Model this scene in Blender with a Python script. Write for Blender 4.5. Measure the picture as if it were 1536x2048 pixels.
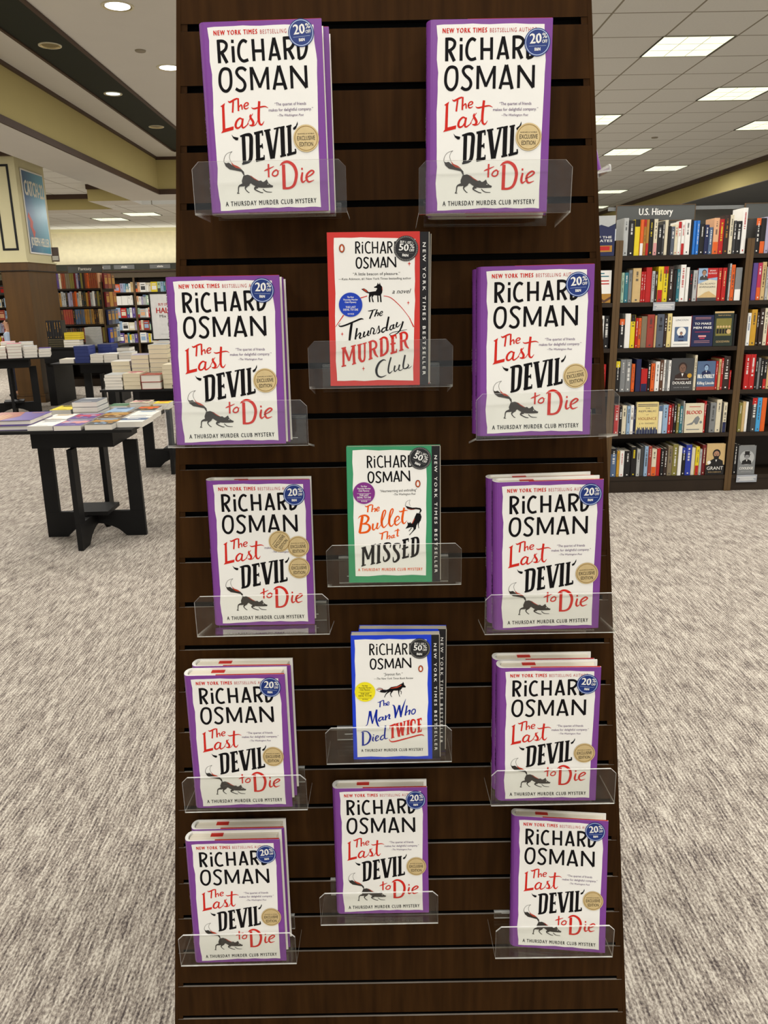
import bpy, math, random
from mathutils import Matrix, Vector, Quaternion
from mathutils.geometry import tessellate_polygon
for _o in list(bpy.data.objects): bpy.data.objects.remove(_o)
scn = bpy.context.scene
COL = scn.collection
PI = math.pi
R = math.radians
def lin(c):
    return tuple(((v/255.0)/12.92 if v/255.0 <= .04045 else ((v/255.0+.055)/1.055)**2.4) for v in c)
# ------------------------------------------------------------------ camera
CH = 1.45
pit, rol, yaw = R(15.5), R(1.1), R(-0.65)
right = Vector((1, 0, 0)); fwd = Vector((0, math.cos(pit), -math.sin(pit))); up = Vector((0, math.sin(pit), math.cos(pit)))
r2 = right*math.cos(rol)-up*math.sin(rol); u2 = up*math.cos(rol)+right*math.sin(rol)
RZ = Matrix.Rotation(yaw, 3, 'Z')
cx, cy, cz = RZ@r2, RZ@u2, -(RZ@fwd)
cam = bpy.data.cameras.new('camera'); cam.sensor_fit = 'HORIZONTAL'; cam.sensor_width = 36; cam.lens = 36*1600/1536
cam.clip_start = .02; cam.clip_end = 200
camo = bpy.data.objects.new('camera', cam); COL.objects.link(camo)
camo.matrix_world = Matrix(((cx.x, cy.x, cz.x, 0), (cx.y, cy.y, cz.y, 0), (cx.z, cy.z, cz.z, CH), (0, 0, 0, 1)))
scn.camera = camo
# ------------------------------------------------------------------ light and exposure
vs = scn.view_settings
vs.view_transform = 'Standard'; vs.look = 'None'; vs.gamma = 1; vs.use_curve_mapping = False
vs.exposure = 0.30
world = bpy.data.worlds.new('shop_ambience'); scn.world = world; world.use_nodes = True
world.node_tree.nodes['Background'].inputs[0].default_value = (1.0, .99, .962, 1)
world.node_tree.nodes['Background'].inputs[1].default_value = 0.60
def area(name, loc, size, power, col=(1, .98, .94), rot=(0, 0, 0), size_y=None, spread=None):
    l = bpy.data.lights.new(name, 'AREA'); l.energy = power; l.color = col; l.size = size
    if size_y: l.shape = 'RECTANGLE'; l.size_y = size_y
    if spread: l.spread = spread
    o = bpy.data.objects.new(name, l); COL.objects.link(o); o.location = loc; o.rotation_euler = rot
    return o
LP = .85
for (x, y, p) in ((-2.2, -1.3, 38), (0.0, -1.6, 46), (2.2, -1.3, 38), (-1.3, .7, 24), (1.3, .7, 24), (4.2, .8, 46), (-2.4, 3.2, 56), (2.4, 3.2, 60), (5.0, 3.6, 60), (-2.9, 5.6, 40), (1.6, 5.6, 42), (4.6, 6.0, 50)):
    area('ceiling_area_lamp', (x, y, 3.55), .6, p*LP)
for (x, y, p) in ((-0.6, 9.0, 70), (1.2, 11.5, 70), (-1.0, 12.6, 60), (4.3, 10.2, 40), (3.6, 14.4, 50), (5.7, 16.4, 60), (3.0, 20.0, 80)):  # bare lamps added to light the far aisles, some hidden behind the display
    area('ceiling_area_lamp', (x, y, 3.52), .6, p*LP)
for (x, y, z, p) in ((-5.6, 9.0, 3.25, 90), (-6.6, 13.6, 3.25, 120), (-6.6, 18.0, 2.98, 70), (-3.7, 16.2, 2.98, 70), (-6.0, 5.0, 3.25, 60)):  # lamps added over the far left to brighten that side
    area('ceiling_area_lamp', (x, y, z), .6, p*LP)
area('cove_lamp', (-5.0, 20.55, 2.22), 6.5, 20, (1, .96, .84), (R(160), 0, 0), .12)

# ------------------------------------------------------------------ helpers
class MB:
    def __init__(s): s.v = []; s.f = []; s.m = []; s.sm = []
    def add(s, vs_, fs, mi=0, smooth=False):
        b = len(s.v); s.v += [tuple(p) for p in vs_]
        for f in fs: s.f.append([b+i for i in f]); s.m.append(mi); s.sm.append(smooth)
    def quad(s, a, b, c, d, mi=0): s.add([a, b, c, d], [(0, 1, 2, 3)], mi)
    def box(s, x0, x1, y0, y1, z0, z1, mi=0, top=None, front=None):
        P = [(x0, y0, z0), (x1, y0, z0), (x1, y1, z0), (x0, y1, z0), (x0, y0, z1), (x1, y0, z1), (x1, y1, z1), (x0, y1, z1)]
        F = [(3, 2, 1, 0), (4, 5, 6, 7), (0, 1, 5, 4), (2, 3, 7, 6), (1, 2, 6, 5), (3, 0, 4, 7)]
        b = len(s.v); s.v += P
        for k, f in enumerate(F):
            s.f.append([b+i for i in f]); s.m.append(top if (k == 1 and top is not None) else front if (k == 2 and front is not None) else mi); s.sm.append(False)
    def hexa(s, P, mi=0):
        F = [(3, 2, 1, 0), (4, 5, 6, 7), (0, 1, 5, 4), (2, 3, 7, 6), (1, 2, 6, 5), (3, 0, 4, 7)]
        s.add(P, F, mi)
    def prism(s, poly, fn, a, b, mi=0, edge=None):
        """polygon (2D) extruded from a to b; fn(p, t) gives the 3D point"""
        n = len(poly); tris = tessellate_polygon([[Vector((p[0], p[1], 0)) for p in poly]])
        ar = sum(poly[i][0]*poly[(i+1) % n][1]-poly[(i+1) % n][0]*poly[i][1] for i in range(n))
        V = [fn(p, a) for p in poly]+[fn(p, b) for p in poly]
        base = len(s.v); s.v += [tuple(v) for v in V]
        for t in tris:
            s.f.append([base+i for i in t]); s.m.append(mi); s.sm.append(False)
            s.f.append([base+n+i for i in reversed(t)]); s.m.append(mi); s.sm.append(False)
        for i in range(n):
            j = (i+1) % n
            s.f.append([base+i, base+j, base+n+j, base+n+i]); s.m.append(mi if edge is None else edge); s.sm.append(False)
    def poly2(s, pts, z, mi=0):
        tris = tessellate_polygon([[Vector((p[0], p[1], 0)) for p in pts]])
        b = len(s.v); s.v += [(p[0], p[1], z) for p in pts]
        for t in tris:
            a = [pts[i] for i in t]
            cr = (a[1][0]-a[0][0])*(a[2][1]-a[0][1])-(a[1][1]-a[0][1])*(a[2][0]-a[0][0])
            t = t if cr > 0 else tuple(reversed(t))
            s.f.append([b+i for i in t]); s.m.append(mi); s.sm.append(False)
    def disc(s, x, y, z, r, mi=0, n=32, r0=0, ry=None, a0=0, a1=2*PI):
        ry = ry or r
        if r0 == 0: s.poly2([(x+r*math.cos(2*PI*i/n), y+ry*math.sin(2*PI*i/n)) for i in range(n)], z, mi); return
        k = r0/r
        for i in range(n):
            a, b = 2*PI*i/n, 2*PI*(i+1)/n
            s.quad((x+r*k*math.cos(a), y+ry*k*math.sin(a), z), (x+r*math.cos(a), y+ry*math.sin(a), z), (x+r*math.cos(b), y+ry*math.sin(b), z), (x+r*k*math.cos(b), y+ry*k*math.sin(b), z), mi)
    def cyl(s, c0, c1, r0, r1=None, n=16, mi=0, caps=True, smooth=True):
        r1 = r0 if r1 is None else r1; c0 = Vector(c0); c1 = Vector(c1); d = (c1-c0).normalized()
        a = d.orthogonal().normalized(); b = d.cross(a)
        V = [c0+(a*math.cos(2*PI*i/n)+b*math.sin(2*PI*i/n))*r0 for i in range(n)]+[c1+(a*math.cos(2*PI*i/n)+b*math.sin(2*PI*i/n))*r1 for i in range(n)]
        s.add(V, [(i, (i+1) % n, n+(i+1) % n, n+i) for i in range(n)], mi, smooth)
        if caps: s.add(V, [tuple(range(n-1, -1, -1)), tuple(range(n, 2*n))], mi)
    def xform(s, M, start=0):
        for i in range(start, len(s.v)): s.v[i] = tuple(M@Vector(s.v[i]))
    def mesh(s, name, mats):
        me = bpy.data.meshes.new(name); me.from_pydata(s.v, [], s.f)
        for m in mats: me.materials.append(m)
        me.polygons.foreach_set('material_index', s.m); me.polygons.foreach_set('use_smooth', s.sm); me.update()
        return me
    def build(s, name, mats, parent=None, loc=None, mat4=None):
        if not isinstance(mats, (list, tuple)): mats = [mats]
        return link(name, s.mesh(name, mats), parent, loc, mat4)
def link(name, data, parent=None, loc=None, mat4=None):
    o = bpy.data.objects.new(name, data); COL.objects.link(o)
    if parent is not None: o.parent = parent
    if loc is not None: o.location = loc
    if mat4 is not None: o.matrix_basis = mat4
    return o
def empty(name, loc=(0, 0, 0), rz=0, mat4=None):
    o = link(name, None); o.empty_display_size = .05
    o.location = loc; o.rotation_euler = (0, 0, rz)
    if mat4 is not None: o.matrix_basis = mat4
    return o
def tag(o, label, cat, group=None, kind=None):
    o['label'] = label; o['category'] = cat
    if group: o['group'] = group
    if kind: o['kind'] = kind
    return o
def struct(o, label=None, cat=None):
    o['kind'] = 'structure'
    if label: o['label'] = label
    if cat: o['category'] = cat
    return o
def dup(o, parent=None):
    c = o.copy(); COL.objects.link(c)
    if parent is not None: c.parent = parent
    for ch in list(o.children): dup(ch, c)
    return c
ORD = ['first', 'second', 'third', 'fourth', 'fifth', 'sixth', 'seventh', 'eighth', 'ninth', 'tenth', 'eleventh', 'twelfth', 'thirteenth', 'fourteenth', 'fifteenth', 'sixteenth', 'seventeenth', 'eighteenth', 'nineteenth', 'twentieth'] + ['twenty-'+w for w in ('first', 'second', 'third', 'fourth', 'fifth', 'sixth', 'seventh', 'eighth', 'ninth')] + ['thirtieth']+['thirty-'+w for w in ('first', 'second', 'third', 'fourth', 'fifth', 'sixth', 'seventh', 'eighth', 'ninth')]
# ------------------------------------------------------------------ materials
MC = {}
def mat(name, rgb, rough=.55, spec=.3, var=.06, scale=30, metal=0, bump=0, stretch=None):
    if name in MC: return MC[name]
    m = bpy.data.materials.new(name); m.use_nodes = True; nt = m.node_tree; b = nt.nodes['Principled BSDF']
    b.inputs['Roughness'].default_value = rough; b.inputs['Specular IOR Level'].default_value = spec; b.inputs['Metallic'].default_value = metal
    c = lin(rgb)
    tc = nt.nodes.new('ShaderNodeTexCoord'); nz = nt.nodes.new('ShaderNodeTexNoise'); nz.inputs['Scale'].default_value = scale; nz.inputs['Detail'].default_value = 3
    if stretch:
        mp = nt.nodes.new('ShaderNodeMapping'); mp.inputs['Scale'].default_value = stretch
        nt.links.new(tc.outputs['Object'], mp.inputs[0]); nt.links.new(mp.outputs[0], nz.inputs['Vector'])
    else: nt.links.new(tc.outputs['Object'], nz.inputs['Vector'])
    rp = nt.nodes.new('ShaderNodeValToRGB')
    rp.color_ramp.elements[0].position = .25; rp.color_ramp.elements[1].position = .75
    rp.color_ramp.elements[0].color = tuple(min(1, v*(1-var)) for v in c)+(1,); rp.color_ramp.elements[1].color = tuple(min(1, v*(1+var)) for v in c)+(1,)
    nt.links.new(nz.outputs['Fac'], rp.inputs[0]); nt.links.new(rp.outputs[0], b.inputs['Base Color'])
    if bump:
        bp = nt.nodes.new('ShaderNodeBump'); bp.inputs['Strength'].default_value = bump; bp.inputs['Distance'].default_value = .002
        nt.links.new(nz.outputs['Fac'], bp.inputs['Height']); nt.links.new(bp.outputs[0], b.inputs['Normal'])
    MC[name] = m
    return m
def emat(name, rgb, strength):
    if name in MC: return MC[name]
    m = bpy.data.materials.new(name); m.use_nodes = True; b = m.node_tree.nodes['Principled BSDF']
    b.inputs['Base Color'].default_value = lin(rgb)+(1,); b.inputs['Emission Color'].default_value = lin(rgb)+(1,); b.inputs['Emission Strength'].default_value = strength
    MC[name] = m; return m
def acrylic(name, edge=False):
    m = bpy.data.materials.new(name); m.use_nodes = True; nt = m.node_tree
    for n in list(nt.nodes): nt.nodes.remove(n)
    out = nt.nodes.new('ShaderNodeOutputMaterial'); mx = nt.nodes.new('ShaderNodeMixShader')
    tr = nt.nodes.new('ShaderNodeBsdfTransparent')
    nz = nt.nodes.new('ShaderNodeTexNoise'); nz.inputs['Scale'].default_value = 14
    if edge:
        pr = nt.nodes.new('ShaderNodeBsdfPrincipled'); pr.inputs['Base Color'].default_value = (.85, .85, .8, 1); pr.inputs['Roughness'].default_value = .25
        mr = nt.nodes.new('ShaderNodeMapRange'); mr.inputs[3].default_value = .45; mr.inputs[4].default_value = .95
        nt.links.new(nz.outputs['Fac'], mr.inputs[0]); nt.links.new(mr.outputs[0], mx.inputs[0])
        nt.links.new(tr.outputs[0], mx.inputs[1]); nt.links.new(pr.outputs[0], mx.inputs[2])
    else:
        tr.inputs[0].default_value = (.965, .97, .955, 1)
        gl = nt.nodes.new('ShaderNodeBsdfGlossy'); gl.inputs['Roughness'].default_value = .05; gl.inputs[0].default_value = (1, 1, 1, 1)
        lw = nt.nodes.new('ShaderNodeLayerWeight'); lw.inputs[0].default_value = .5
        pw = nt.nodes.new('ShaderNodeMath'); pw.operation = 'POWER'; pw.inputs[1].default_value = 5
        ad = nt.nodes.new('ShaderNodeMath'); ad.operation = 'MULTIPLY_ADD'; ad.inputs[1].default_value = .9
        mr = nt.nodes.new('ShaderNodeMapRange'); mr.inputs[3].default_value = .016; mr.inputs[4].default_value = .038
        nt.links.new(lw.outputs['Facing'], pw.inputs[0])
        nt.links.new(nz.outputs['Fac'], mr.inputs[0]); nt.links.new(pw.outputs[0], ad.inputs[0]); nt.links.new(mr.outputs[0], ad.inputs[2])
        nt.links.new(ad.outputs[0], mx.inputs[0]); nt.links.new(tr.outputs[0], mx.inputs[1]); nt.links.new(gl.outputs[0], mx.inputs[2])
    nt.links.new(mx.outputs[0], out.inputs[0])
    return m
M_ACR = acrylic('clear_acrylic'); M_ACE = acrylic('acrylic_edge', True)
# ------------------------------------------------------------------ lettering
TXC = {}
def text_geo(body, shear=0, spacing=1.0):
    k = (body, shear, spacing)
    if k in TXC: return TXC[k]
    cu = bpy.data.curves.new('lettering', 'FONT'); cu.body = body; cu.resolution_u = 2; cu.fill_mode = 'FRONT'; cu.shear = shear; cu.space_character = spacing
    o = bpy.data.objects.new('lettering', cu); COL.objects.link(o)
    dg = bpy.context.evaluated_depsgraph_get(); me = bpy.data.meshes.new_from_object(o.evaluated_get(dg))
    V = [tuple(v.co) for v in me.vertices]; F = [tuple(p.vertices) for p in me.polygons]
    bpy.data.objects.remove(o); bpy.data.curves.remove(cu); bpy.data.meshes.remove(me)
    x0 = min(v[0] for v in V); x1 = max(v[0] for v in V)
    TXC[k] = ([(v[0]-x0, v[1]) for v in V], F, x1-x0)
    return TXC[k]
def put_text(mb, body, p0, p1, h, z, mi, bold=0, shear=0, spacing=1.0):
    """lettering from p0 to p1 (baseline ends) with cap height h, laid in the XY plane at z"""
    V, F, w = text_geo(body, shear, spacing)
    dx, dy = p1[0]-p0[0], p1[1]-p0[1]; L = math.hypot(dx, dy); ux, uy = dx/L, dy/L
    sx, sy = L/w, h/.7
    for k, (ox, oy) in enumerate([(0, 0)] if bold <= 0 else [(-1, -.5), (0, 0), (1, .5)]):
        ox *= bold*sy; oy *= bold*sy
        mb.add([(p0[0]+ux*(x*sx+ox)-uy*(y*sy+oy), p0[1]+uy*(x*sx+ox)+ux*(y*sy+oy), z+4e-6*k) for x, y in V], F, mi)
def ctext(mb, body, x, y, w, h, z, mi, bold=0, shear=0, ang=0):
    c, s_ = math.cos(ang), math.sin(ang)
    put_text(mb, body, (x-c*w/2, y-s_*w/2), (x+c*w/2, y+s_*w/2), h, z, mi, bold, shear)
def catmull(P, loop, n=5):
    out = []; N = len(P)
    rng = range(N if loop else N-1)
    for i in rng:
        p = [P[(i+k-1) % N] if loop else P[max(0, min(N-1, i+k-1))] for k in range(4)]
        for j in range(n):
            t = j/n
            out.append(tuple(.5*((2*b)+(-a+c)*t+(2*a-5*b+4*c-d)*t*t+(-a+3*b-3*c+d)*t**3) for a, b, c, d in zip(*p)))
    if not loop: out.append(P[-1])
    return out
def stroke(mb, P, z, mi, loop=False):
    N = len(P); L = []; Rr = []
    for i in range(N):
        a = P[(i-1) % N] if loop or i > 0 else P[i]; b = P[(i+1) % N] if loop or i < N-1 else P[i]
        dx, dy = b[0]-a[0], b[1]-a[1]; l = math.hypot(dx, dy) or 1; nx, ny = -dy/l, dx/l; w = max(P[i][2], 0)/2
        L.append((P[i][0]+nx*w, P[i][1]+ny*w, z)); Rr.append((P[i][0]-nx*w, P[i][1]-ny*w, z))
    mb.add(L+Rr, [(N+i, N+(i+1) % N, (i+1) % N, i) for i in range(N if loop else N-1)], mi)
def draw_art(mb, key, sc, slots, z0):
    for n_s, seg in enumerate(ART[key].split('|')):
        kind, c = seg[0], seg[1]
        P = [tuple(int(v)*sc*1e-4 for v in q.split(',')) for q in seg[2:].split(' ')]
        z = z0 if c == 'w' and kind == 'p' else z0+.00015 if c not in 'fw' else z0+.0004
        z += 3e-6*n_s
        if kind in 'pq': mb.poly2(P, z, slots[c])
        elif kind == 'l': stroke(mb, P, z, slots[c])
        else: stroke(mb, catmull(P, kind == 'o'), z, slots[c], kind == 'o')
    for (body, c, x0, y0, x1, y1, h, bold, shear) in PRINT[key]:
        put_text(mb, body, (x0*sc*1e-3, y0*sc*1e-3), (x1*sc*1e-3, y1*sc*1e-3), h*sc*1e-3*(1.12 if bold > 0 else 1), z0+.0003, slots[c], bold*1.6 if bold > 0 else bold, shear, 1.28 if bold > 0 or body[:4] == 'BEST' else 1.0)
# ------------------------------------------------------------------ cover artwork, tenths of a millimetre
ART={
'P':(
  'pw-705,2313 -615,2320 -514,2320 -347,2322 -235,2326 -136,2319 -14,2315 163,2320 317,2321 482,2311 693,2308 695,2212 695,2112 715,1961 722,1880 714,171'
  '8 713,1554 694,788 694,600 694,451 690,290 692,149 695,47 620,55 545,56 460,51 353,54 246,63 106,54 -55,63 -251,48 -457,42 -577,34 -685,34 -683,127 -6'
  '96,219 -700,280 -708,382 -690,584 -695,684 -694,784 -695,867 -696,986 -697,1104 -699,1279 -692,1376 -686,1530 -687,1638 -681,1751 -700,1906 -696,2058 '
  '-690,2159 -698,2230|lk-571,2160,42 -571,1883,43|sk-589,2146,38 -513,2146,38 -468,2112,38 -477,2056,38 -523,2017,38 -577,2004,38|lk-537,2013,43 -470,18'
  '83,43|lk-383,2161,36 -386,2120,36|lk-383,2083,40 -383,1887,40|sk-195,2125,38 -242,2147,38 -289,2106,38 -311,2025,38 -300,1944,38 -253,1900,38 -187,191'
  '5,38|lk-115,2160,40 -111,1895,40|lk12,2161,38 14,1896,38|lk-111,2017,38 18,2016,38|lk163,2168,38 97,1898,38|lk163,2168,42 228,1898,42|lk120,1963,33 22'
  '1,1965,33|lk301,2171,40 306,1901,40|sk287,2159,38 375,2158,38 423,2122,38 413,2072,38 368,2028,38 313,2020,38|lk352,2024,42 412,1902,42|lk475,2165,40 '
  '486,1903,40|sk463,2158,37 545,2142,37 590,2076,37 580,1996,38 543,1926,38 479,1906,38|ok-498,1815,38 -446,1790,38 -432,1702,38 -445,1600,38 -494,1543,'
  '39 -548,1556,39 -582,1624,39 -578,1728,38 -547,1796,38|sk-226,1785,38 -269,1816,38 -326,1810,38 -354,1767,38 -327,1715,38 -268,1661,38 -250,1604,38 -2'
  '76,1553,38 -327,1541,38 -377,1569,38|lk-159,1825,38 -161,1544,38|lk-152,1821,38 -51,1572,38|lk-55,1572,34 56,1815,34|lk56,1820,38 55,1545,38|lk208,183'
  '1,38 132,1541,38|lk213,1831,42 293,1538,43|lk156,1607,34 285,1606,34|lk375,1825,38 375,1549,38|lk369,1818,42 570,1553,42|lk566,1824,38 568,1553,38|sr-'
  '493,1421,6 -467,1406,23 -404,1435,23 -361,1449,17|lr-422,1416,23 -439,1275,23|lr-354,1451,23 -359,1292,23|sr-356,1332,10 -322,1367,17 -310,1350,19 -30'
  '9,1309,17|sr-286,1343,10 -232,1363,15 -224,1386,17 -254,1390,15 -279,1359,19 -275,1325,19 -249,1318,15 -219,1335,6|pr-599,1357 -534,1398 -545,1357 -55'
  '1,1080 -437,1106 -442,1061 -613,1023 -589,1056 -578,1346|sr-310,1183,17 -346,1203,21 -393,1164,27 -410,1110,30 -391,1081,25 -348,1099,17 -315,1161,11|'
  'sr-306,1200,25 -323,1108,27 -301,1085,19 -232,1135,8|sr-257,1116,6 -203,1207,11 -169,1256,8|sr-196,1248,10 -206,1215,27 -170,1150,32 -185,1111,27 -225'
  ',1114,11|sr-194,1102,15 -141,1118,11 -94,1194,8|sr-74,1406,31 -92,1223,34 -87,1136,29 -56,1115,19 -22,1158,5|sr-185,1332,5 -149,1316,19 -64,1333,19 -1'
  ',1339,15 42,1320,4|lk-313,985,49 -320,634,49|sk-358,977,21 -264,996,38 -213,973,49 -218,835,51 -230,706,49 -265,655,36 -353,628,23|lk-120,1019,57 -131'
  ',669,57|lk-167,1007,32 -47,1031,32|lk-55,1031,19 -54,978,19|lk-115,840,32 -68,849,32|lk-66,880,15 -64,815,15|lk-164,667,38 -46,692,38|lk-48,734,15 -47'
  ',680,15|lk11,1040,61 61,684,55|lk153,1066,31 75,689,40|lk-30,1035,23 57,1050,23|lk103,1057,19 185,1074,19|lk216,1079,57 211,710,57|lk182,1068,23 248,1'
  '082,23|lk170,708,25 251,726,25|lk310,1091,50 304,733,51|lk271,1079,21 343,1095,21|lk264,726,34 385,754,34|lk379,800,19 385,749,19|pk-474,1004 -446,976'
  ' -381,962 -390,930 -417,929 -453,957|pk427,1143 428,1107 399,1049 369,1034 360,1061 402,1091|lr4,619,23 -1,449,23|sr-60,531,6 -27,546,19 17,562,17 77,'
  '587,8|or106,540,19 65,516,19 51,478,19 86,463,19 121,482,19 127,519,19|lr119,519,11 151,532,5|lr208,607,44 203,301,45|sr160,595,8 201,626,28 265,640,3'
  '4 337,599,42 375,518,42 371,428,40 335,339,36 269,304,28 181,306,32|lr446,545,27 469,544,27|sr462,501,23 445,417,32 461,374,23 510,407,8|sr493,423,8 5'
  '74,462,19 616,501,23 582,519,23 524,473,28 515,415,30 544,376,23 616,398,6|pg-599,659 -571,645 -533,652 -497,624 -441,583 -368,564 -336,530 -329,485 -'
  '343,485 -370,531 -444,548 -528,565 -579,606|pg-346,480 -287,491 -234,472 -183,431 -137,408 -110,412 -87,393 -68,396 -29,424 -10,377 21,354 53,340 43,3'
  '20 -19,317 -105,318 -153,324 -210,351 -251,380 -285,352 -329,343 -365,354 -372,415|sg-349,364,43 -414,345,19 -428,274,13 -442,256,10 -413,256,10|sg-28'
  '4,373,47 -330,318,17 -293,267,11 -276,265,9|sg-163,335,47 -202,305,19 -129,263,13 -89,256,10|sg-90,303,11 -43,266,11 33,259,7|sg-599,656,6 -591,711,5 '
  '-551,765,4 -478,790,4|sg-478,790,4 -506,764,4 -520,714,4 -502,657,4|pf-505,664 -470,625 -418,604 -365,568 -441,581 -487,617|sf-258,479,3 -194,435,12 -'
  '140,406,4|lw-22,364,9 -8,359,9'
),
'R':(
  'pw-537,1998 -419,1999 -301,1995 -166,2001 -39,1995 122,1990 302,1985 436,1977 571,1971 566,1759 562,1590 567,1421 560,1293 568,1165 557,1000 553,774 5'
  '49,600 550,424 538,248 542,65 422,69 311,71 172,77 33,78 -154,65 -294,75 -435,69 -538,71 -540,167 -551,346 -545,524 -546,789 -547,964 -545,1009 -533,1'
  '269 -538,1441 -540,1612 -543,1867|lk-239,1944,20 -241,1789,20|sk-248,1937,18 -212,1939,18 -189,1914,18 -196,1880,18 -235,1869,18|lk-222,1870,20 -185,1'
  '790,20|lk-148,1941,18 -149,1922,18|lk-149,1905,18 -149,1791,18|sk-42,1925,18 -72,1941,18 -104,1912,18 -109,1857,18 -96,1811,18 -65,1795,18 -35,1805,18'
  '|lk-13,1943,18 -10,1790,18|lk57,1944,18 56,1791,18|lk-10,1864,18 56,1864,18|lk135,1943,18 93,1786,18|lk135,1943,20 167,1786,20|lk107,1827,16 157,1828,'
  '16|lk198,1941,18 197,1788,18|sk192,1935,18 234,1934,18 252,1908,18 243,1879,18 202,1867,18|lk218,1869,20 255,1789,20|lk292,1939,18 291,1790,18|sk288,1'
  '935,18 337,1921,18 355,1864,18 336,1806,18 287,1793,18|ok-199,1735,20 -172,1715,20 -165,1664,20 -180,1612,20 -210,1601,20 -233,1632,20 -236,1691,20 -2'
  '22,1727,20|sk-68,1720,20 -97,1737,20 -124,1727,20 -127,1696,20 -98,1663,20 -76,1635,20 -85,1608,20 -112,1599,20 -142,1615,20|lk-35,1738,18 -40,1598,18'
  '|lk-34,1734,20 14,1617,20|lk12,1617,18 61,1737,18|lk61,1740,20 69,1603,20|lk134,1744,18 96,1600,18|lk134,1744,22 170,1602,22|lk110,1642,16 160,1642,16'
  '|lk197,1745,18 191,1605,18|lk197,1741,22 304,1608,22|lk297,1743,18 304,1606,18|pk-176,1321 -139,1331 -103,1312 -74,1280 -30,1286 25,1292 45,1326 34,13'
  '35 5,1337 0,1348 33,1362 46,1379 53,1405 66,1383 73,1382 84,1406 91,1377 114,1348 118,1309 113,1271 97,1245 105,1145 85,1145 79,1231 59,1233 65,1147 4'
  '7,1146 44,1233 -1,1239 -22,1209 -3,1144 -24,1148 -35,1209 -31,1235 -55,1209 -50,1145 -70,1149 -75,1210 -67,1261 -103,1272 -139,1295|pf-157,1321 -139,1'
  '326 -106,1307 -85,1279 -117,1286|lf112,1344,7 116,1301,7|sr132,1228,7 224,1206,10 324,1126,10 414,1029,8 505,907,7|lr-187,1203,13 -95,1229,11|lr-543,8'
  '17,6 -427,975,15|lr476,953,7 548,805,16|pr488,1689 494,1657 514,1650 494,1645 488,1613 482,1645 462,1651 483,1657|pr473,1164 478,1137 495,1132 478,112'
  '7 473,1100 468,1127 452,1132 468,1137|pr-451,752 -447,724 -430,719 -447,714 -453,686 -457,714 -474,719 -457,724|pr-162,278 -157,246 -137,240 -157,234 '
  '-163,202 -168,234 -188,240 -168,246|sk-88,1028,6 -53,1030,13 22,1048,11|lk-19,1032,20 -66,922,20|lk42,1048,18 4,951,18|sk14,979,7 54,1005,13 56,987,16'
  ' 43,957,13|sk72,978,7 113,1002,11 110,1021,13 86,1008,13 72,976,15 90,962,13 120,980,5|sk-477,865,5 -498,841,7 -471,823,19 -392,843,22 -281,887,22 -18'
  '8,922,22 -149,915,6|sk-313,878,30 -334,760,35 -352,630,28|lk-243,798,24 -271,643,24|sk-260,675,7 -209,730,15 -195,717,22 -210,670,22 -196,658,15 -162,'
  '680,6|sk-138,750,22 -154,696,22 -141,678,15 -97,722,6|sk-81,763,22 -97,700,20 -66,702,6|sk-62,711,18 -40,795,15 -4,777,17 -17,719,18 19,724,6|sk17,722'
  ',6 61,826,9 64,781,18 73,746,20 40,720,13|sk162,804,13 119,789,17 100,752,20 121,738,17 161,771,7|sk201,949,24 174,814,26 167,764,20 204,772,5|sk263,8'
  '35,11 229,822,15 215,781,18 236,772,15 266,806,7|sk272,846,20 261,789,18 299,800,5|sk321,873,22 303,821,20 325,810,13 372,851,6|sk400,883,24 375,803,2'
  '2 333,734,15 251,693,9 210,705,8 260,736,8 361,754,8 454,772,5|lr-440,524,30 -443,281,30|lr-426,523,34 -362,349,34|lr-362,349,22 -303,548,22|lr-298,55'
  '5,37 -292,310,37|lr-468,521,17 -403,536,17|lr-333,546,17 -263,565,17|lr-472,272,19 -407,286,19|lr-323,299,17 -265,317,17|lr-214,573,41 -215,378,41|sr-'
  '214,387,41 -191,343,32 -154,353,26 -142,404,24|lr-139,590,24 -142,396,24|lr-244,563,17 -177,580,17|lr-170,582,15 -112,597,15|lr-61,607,37 -59,377,37|s'
  'r-88,600,17 -21,622,26 20,588,31 12,527,28 -55,497,22|sr-13,509,33 9,438,33 47,398,13|lr-88,365,19 -32,384,19|lr94,645,37 94,415,37|sr69,637,17 131,66'
  '8,26 175,631,33 178,490,33 129,430,26 72,408,18|lr251,691,39 255,454,39|lr221,676,26 303,699,26|lr298,699,14 303,651,14|lr221,573,22 294,587,22|lr221,'
  '445,26 311,471,26|lr307,508,14 306,466,14|lr370,720,37 374,492,37|sr345,713,16 411,734,26 452,702,31 441,636,27 379,611,22|sr420,623,33 443,549,33 479'
  ',513,13|lr344,482,18 403,498,18|sk158,347,6 119,358,18 59,314,28 20,225,33 34,146,28 89,119,19 161,146,5|sk228,394,20 200,295,22 188,206,22 205,172,17'
  ' 249,207,5|sk283,278,22 271,214,20 289,198,13 333,242,6|sk348,291,22 335,223,18 363,210,11 397,233,5|sk426,423,22 400,293,24 402,235,17|sk402,233,11 4'
  '41,238,17 474,273,17 462,300,7|sk455,241,7 488,244,9 520,272,4'
),
'N':(
  'pw-538,2015 -367,2023 -149,2008 69,2017 286,2004 553,1996 552,1795 559,1579 548,1217 551,925 540,631 544,335 539,102 339,115 117,104 -105,116 -328,98 '
  '-529,101 -533,413 -538,784 -545,1006 -536,1226 -547,1445 -535,1664 -545,1838|lk-318,1929,23 -319,1749,23|sk-328,1920,21 -287,1923,21 -261,1895,21 -268'
  ',1856,21 -313,1842,21|lk-298,1843,23 -254,1751,23|lk-214,1926,21 -215,1905,21|lk-215,1884,21 -213,1753,21|sk-93,1909,21 -127,1927,21 -163,1894,21 -168'
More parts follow.
